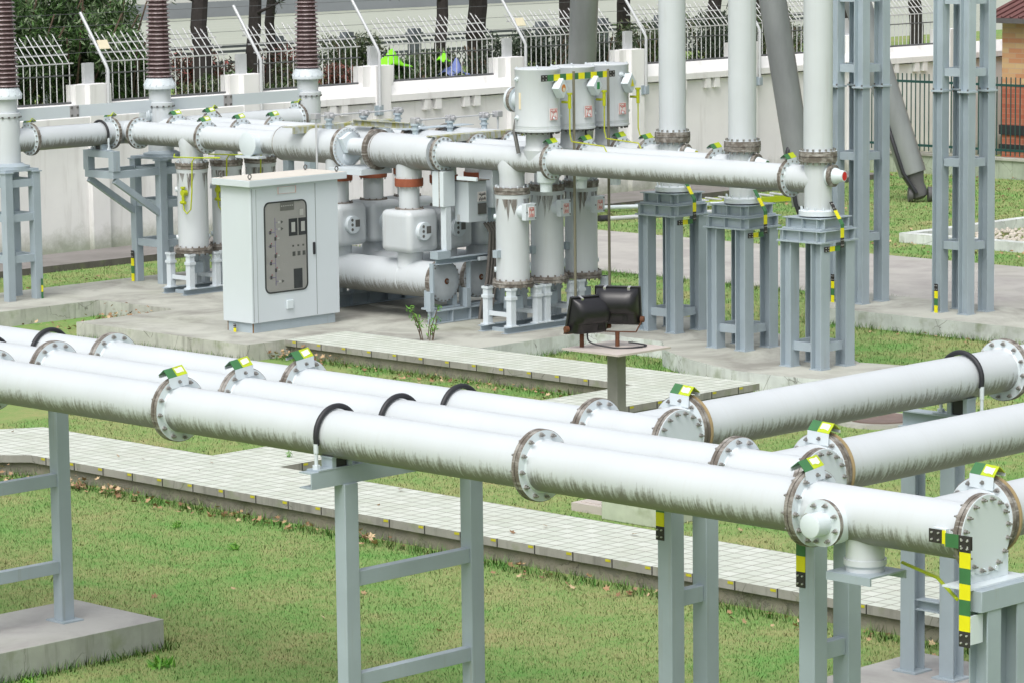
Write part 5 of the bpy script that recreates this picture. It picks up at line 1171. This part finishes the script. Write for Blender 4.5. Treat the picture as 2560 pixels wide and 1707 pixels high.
# bright cloths on the bank
def cloth(c, sx, sy, h, col, name, label, seed):
    g = np.random.default_rng(seed); m = MB(); N = 12; vs = []
    for i in range(N):
        for j in range(N):
            u, v = i / (N - 1) - .5, j / (N - 1) - .5; vs.append((c[0] + u * sx, c[1] + v * sy, c[2] + h * math.exp(-6 * (u * u + v * v)) * (1 + .35 * math.sin(9 * v + 5 * u)) + g.uniform(-.02, .02)))
    m.add(vs, [(i * N + j, (i + 1) * N + j, (i + 1) * N + j + 1, i * N + j + 1) for i in range(N - 1) for j in range(N - 1)]); o = m.build(name, plain(name + '_fabric', col, .7, var=.1), loc=c, ang=70)
    s = o.modifiers.new('thick', 'SOLIDIFY'); s.thickness = .02; return tag(o, label, name)
cloth((-56.2, 53.05, 3.25), .6, 1.0, .35, (.22, .72, .01), 'cloth', 'bright lime green cloth lying on the shrubs beyond the fence', 3)
cloth((-56.3, 54.9, 3.3), .25, .25, .2, (.22, .72, .01), 'rag', 'small bright green rag right of the big green cloth', 5)
cloth((-56.3, 55.25, 2.95), .5, .6, .35, (.16, .21, .48), 'bag', 'pale blue bag behind the fence rods', 4)
# sapling on the slab, weeds in the lawn
root = thing('sapling', 'small green sapling growing at the slab edge before the breakers', 'plant', (-38.25, 36.85, .2)); m = MB(); cl = []; g = random.Random(2)
for k in range(9):
    a = g.uniform(0, 2 * PI); L = g.uniform(.4, .95) if k else 1.0; e = V((-38.25 + .38 * L * math.cos(a) * g.uniform(.3, 1), 36.85 + .3 * L * math.sin(a), .2 + .62 * L)); m.tube([(-38.25 + .06 * math.cos(a), 36.85 + .04 * math.sin(a), .1), (-38.25 + .13 * math.cos(a), 36.85 + .1 * math.sin(a), .2 + .25 * L), e], .008, 5); cl.append((e.x, e.y, e.z, .08, .08, .06)); cl.append((*(e * .7 + V((-38.25, 36.85, .2)) * .3), .06, .06, .06))
m.build('stems', TWIG, root); leaf_cloud('leaves', root, LEAF_LIVE, cl, 200, .04, seed=3)
for k, (x, y, z, s, lab) in enumerate([(-24.35, 19.5, 0, .16, 'bright weed rosette in the lawn right of the concrete plinth'), (-23.4, 21.2, 0, .09, 'small bright weed in the middle of the front lawn'), (-26.05, 18.2, 0, .10, 'bright weed at the bottom left below the plinth'), (-30.2, 25.0, .0, .07, 'weed just below the kerb of the front path'), (-31.7, 28.1, .27, .06, 'dry weed growing between the path tiles'), (-36.55, 36.8, .15, .10, 'tiny weed right of the sapling on the slab edge')]):
    if k == 0: x, y = WEED0
    if k == 1: x, y = WEED1
    if k == 2: x, y = WEED2
    root = thing('weed', lab, 'weed', (x, y, z)); leaf_cloud('leaves', root, LEAF_LIVE, [(x, y, z + .04, s * .8, s * .8, .05)], 46, s * .42, seed=40 + k, flat=1)

# ------------------------------------------------------------------ dry leaves and grass
def leaves():
    pts = []; g = np.random.default_rng(11)
    def pile(x0, x1, y0, y1, n, h=.04, ex=0): 
        for _ in range(n): pts.append((g.uniform(x0, x1), g.uniform(y0, y1), abs(g.normal(0, h)) + .015))
    pile(-36.2, -34.7, 25.5, 26.0, 0); pile(-34.6, -33.7, 24.9, 25.7, 90, .09); pile(-33.6, -32.2, 25.72, 26.02, 75, .05); pile(-32.2, -30.2, 25.55, 26.02, 34, .03); pile(-30.2, -28.6, 25.7, 26.02, 40, .03); pile(-28.3, -27.4, 25.65, 26.0, 34, .06); pile(-27.2, -22, 25.5, 26.0, 40, .03); pile(-22, -16, 25.4, 26.0, 40, .02)
    pile(-45.7, -44.6, 36.0, 36.75, 150, .09); pile(-46.3, -44.6, 35.0, 36.7, 60, .02); pile(-40.0, -38.6, 35.0, 35.45, 110, .07); pile(-38.6, -33.2, 34.7, 35.4, 80, .02)
    pile(-51, -49, 37, 46, 150, .01); pile(-36.4, -27, 43.2, 43.9, 60, .02); pile(-53, -40, 66.6, 67.8, 160, .03); pile(-44, -38, 53.5, 54.7, 70, .03); pile(-52, -38, 53, 67, 260, .0); pile(-36, -14, 15, 25.5, 34, .0); pile(-36, -14, 27.7, 35, 50, .0)
    for _ in range(14): pts.append((g.uniform(-38, -20), g.uniform(26.2, 27.4), .285))
    out = MB(); tint = []; lobes = [(0, -.1), (.42, -.32), (.3, .05), (.62, .2), (.26, .38), (0, .75), (-.26, .38), (-.62, .2), (-.3, .05), (-.42, -.32)]
    for x, y, z in pts:
        s = g.uniform(.035, .085); a = g.uniform(0, 6.28); R = Matrix.Rotation(a, 3, 'Z') @ Matrix.Rotation(g.uniform(-.7, .7), 3, 'X') @ Matrix.Rotation(g.uniform(-.7, .7), 3, 'Y')
        vs = [V((x, y, z + .01)) + R @ V((u * s, v * s, .35 * s * (u * u + v * v))) for u, v in lobes]; out.add([V((x, y, z + .01))] + vs, [(0, i + 1, (i + 1) % 10 + 1) for i in range(10)]); tint += [g.uniform(0, 1)] * 11
    o = out.build('fallen_leaves', LEAF_DRY, ang=60); at = o.data.attributes.new('tint', 'FLOAT', 'POINT'); at.data.foreach_set('value', np.array(tint, np.float32)); tag(o, 'dry brown leaves lying along kerbs and in corners', 'leaves', kind='stuff')
leaves()
def inside(poly, x, y):
    c = np.zeros(len(x), bool); j = len(poly) - 1
    for i in range(len(poly)):
        (xi, yi), (xj, yj) = poly[i], poly[j]
        c ^= ((yi > y) != (yj > y)) & (x < (xj - xi) * (y - yi) / (yj - yi + 1e-12) + xi); j = i
    return c
def vis_np(x, y, m=1.05):
    d = np.stack([x, y, np.full_like(x, -CAMH)], 1); dz = d @ np.array(F_); return (np.abs(d @ np.array(r_) / dz) < .15096 * m) & (np.abs(d @ np.array(u_) / dz) < .1007 * m + .004)
BL = [SLAB, FP, BP, [(-36.6, 43.9), (-24, 43.9), (-24, 46), (-36.6, 46)], [(-53.5, 47.2), (-20, 47.2), (-20, 52.65), (-53.5, 52.65)], [(-54, 10), (-52.3, 10), (-52.3, 66), (-54, 66)], [(-26.85, 17.9), (-25.44, 17.9), (-25.44, 20.86), (-26.85, 20.86)], [(-19.45, 22.6), (-13, 22.6), (-13, 25.15), (-19.45, 25.15)], [(-26.85, 28.68), (-25.95, 28.68), (-25.95, 29.3), (-26.85, 29.3)], [(-44, 10), (-36.37, 10), (-36.37, 27.35), (-44, 27.35)]]
def grass(zones):
    X, Y, H, W, LU = [], [], [], [], []; g = np.random.default_rng(5)
    def put(x, y, h0, h1, wd, lush):
        k = vis_np(x, y)
        for b in BL: k &= ~inside(b, x, y)
        x, y = x[k], y[k]; n = len(x); X.append(x); Y.append(y); H.append(g.uniform(h0, h1, n)); W.append(np.full(n, wd)); LU.append(np.full(n, lush) * g.uniform(.5, 1, n))
    for x0, x1, y0, y1, den, h0, h1, wd in zones:
        n = int((x1 - x0) * (y1 - y0) * den); put(g.uniform(x0, x1, n), g.uniform(y0, y1, n), h0, h1, wd, 0)
    for a, b, den, sp in (((-36, 25.9), (-12, 25.9), 260, .10), ((-40, 35.35), (-32.6, 35.35), 260, .12), ((-32.7, 29), (-32.7, 35.4), 100, .1), ((-26.9, 20.9), (-25.4, 20.9), 200, .06), ((-25.4, 17.9), (-25.4, 20.9), 260, .05), ((-36.6, 43.85), (-26, 43.85), 240, .10), ((-36.5, 38.9), (-31, 37.3), 200, .25), ((-36.9, 37.3), (-36.9, 39.2), 240, .1), ((-44.2, 34.55), (-40, 34.55), 240, .1), ((-31.15, 29), (-31.15, 36.8), 160, .12), ((-19.5, 25.25), (-14, 25.25), 160, .1), ((-48.7, 36), (-48.7, 44), 200, .08), ((-53.5, 46.95), (-36.7, 46.95), 260, .2), ((-46.3, 36.7), (-44.4, 36.7), 60, .1)):
        a, b = np.array(a), np.array(b); n = int(np.linalg.norm(b - a) * den); t = g.uniform(0, 1, n); p = a + (b - a) * t[:, None] + g.normal(0, sp, (n, 2)); put(p[:, 0], p[:, 1], .05, .14, .011, .8)
    t = np.concatenate; X, Y, H, W, LU = t(X), t(Y), t(H), t(W), t(LU); n = len(X); a = g.uniform(0, 2 * PI, n); le = g.uniform(.1, .9, n) * H; la = g.uniform(0, 2 * PI, n)
    dx, dy = np.cos(a) * W * .5, np.sin(a) * W * .5; z0 = np.full(n, -.005)
    vs = np.stack([np.stack([X - dx, Y - dy, z0], 1), np.stack([X + dx, Y + dy, z0], 1), np.stack([X + le * np.cos(la), Y + le * np.sin(la), H], 1)], 1).reshape(-1, 3)
    me = bpy.data.meshes.new('grass'); me.vertices.add(3 * n); me.vertices.foreach_set('co', vs.ravel()); me.loops.add(3 * n); me.loops.foreach_set('vertex_index', np.arange(3 * n, dtype=np.int32)); me.polygons.add(n); me.polygons.foreach_set('loop_start', np.arange(0, 3 * n, 3, dtype=np.int32)); me.update(calc_edges=True)
    me.materials.append(BLADE)
    for nm, v in (('tint', g.uniform(0, 1, n)), ('lush', LU)): at = me.attributes.new(nm, 'FLOAT', 'POINT'); at.data.foreach_set('value', np.repeat(v, 3).astype(np.float32))
    me.polygons.foreach_set('use_smooth', np.ones(n, bool)); nr = np.tile(np.array([0, 0, 1.0]), (3 * n, 1)) + g.normal(0, .25, (3 * n, 3)); nr /= np.linalg.norm(nr, axis=1)[:, None]; me.normals_split_custom_set_from_vertices(nr.tolist())
    o = bpy.data.objects.new('grass', me); COL.objects.link(o); tag(o, 'short patchy lawn grass, green and straw coloured', 'grass', kind='stuff'); print('blades', n)
grass([(-37, -10, 12, 26.0, 1500, .012, .036, .0075), (-38, -14, 27.5, 36, 700, .014, .042, .009), (-48, -26, 36.5, 47.2, 380, .02, .05, .012), (-52.3, -48.5, 33, 47, 380, .015, .045, .012), (-53, -34, 52.6, 68, 220, .02, .055, .018)])
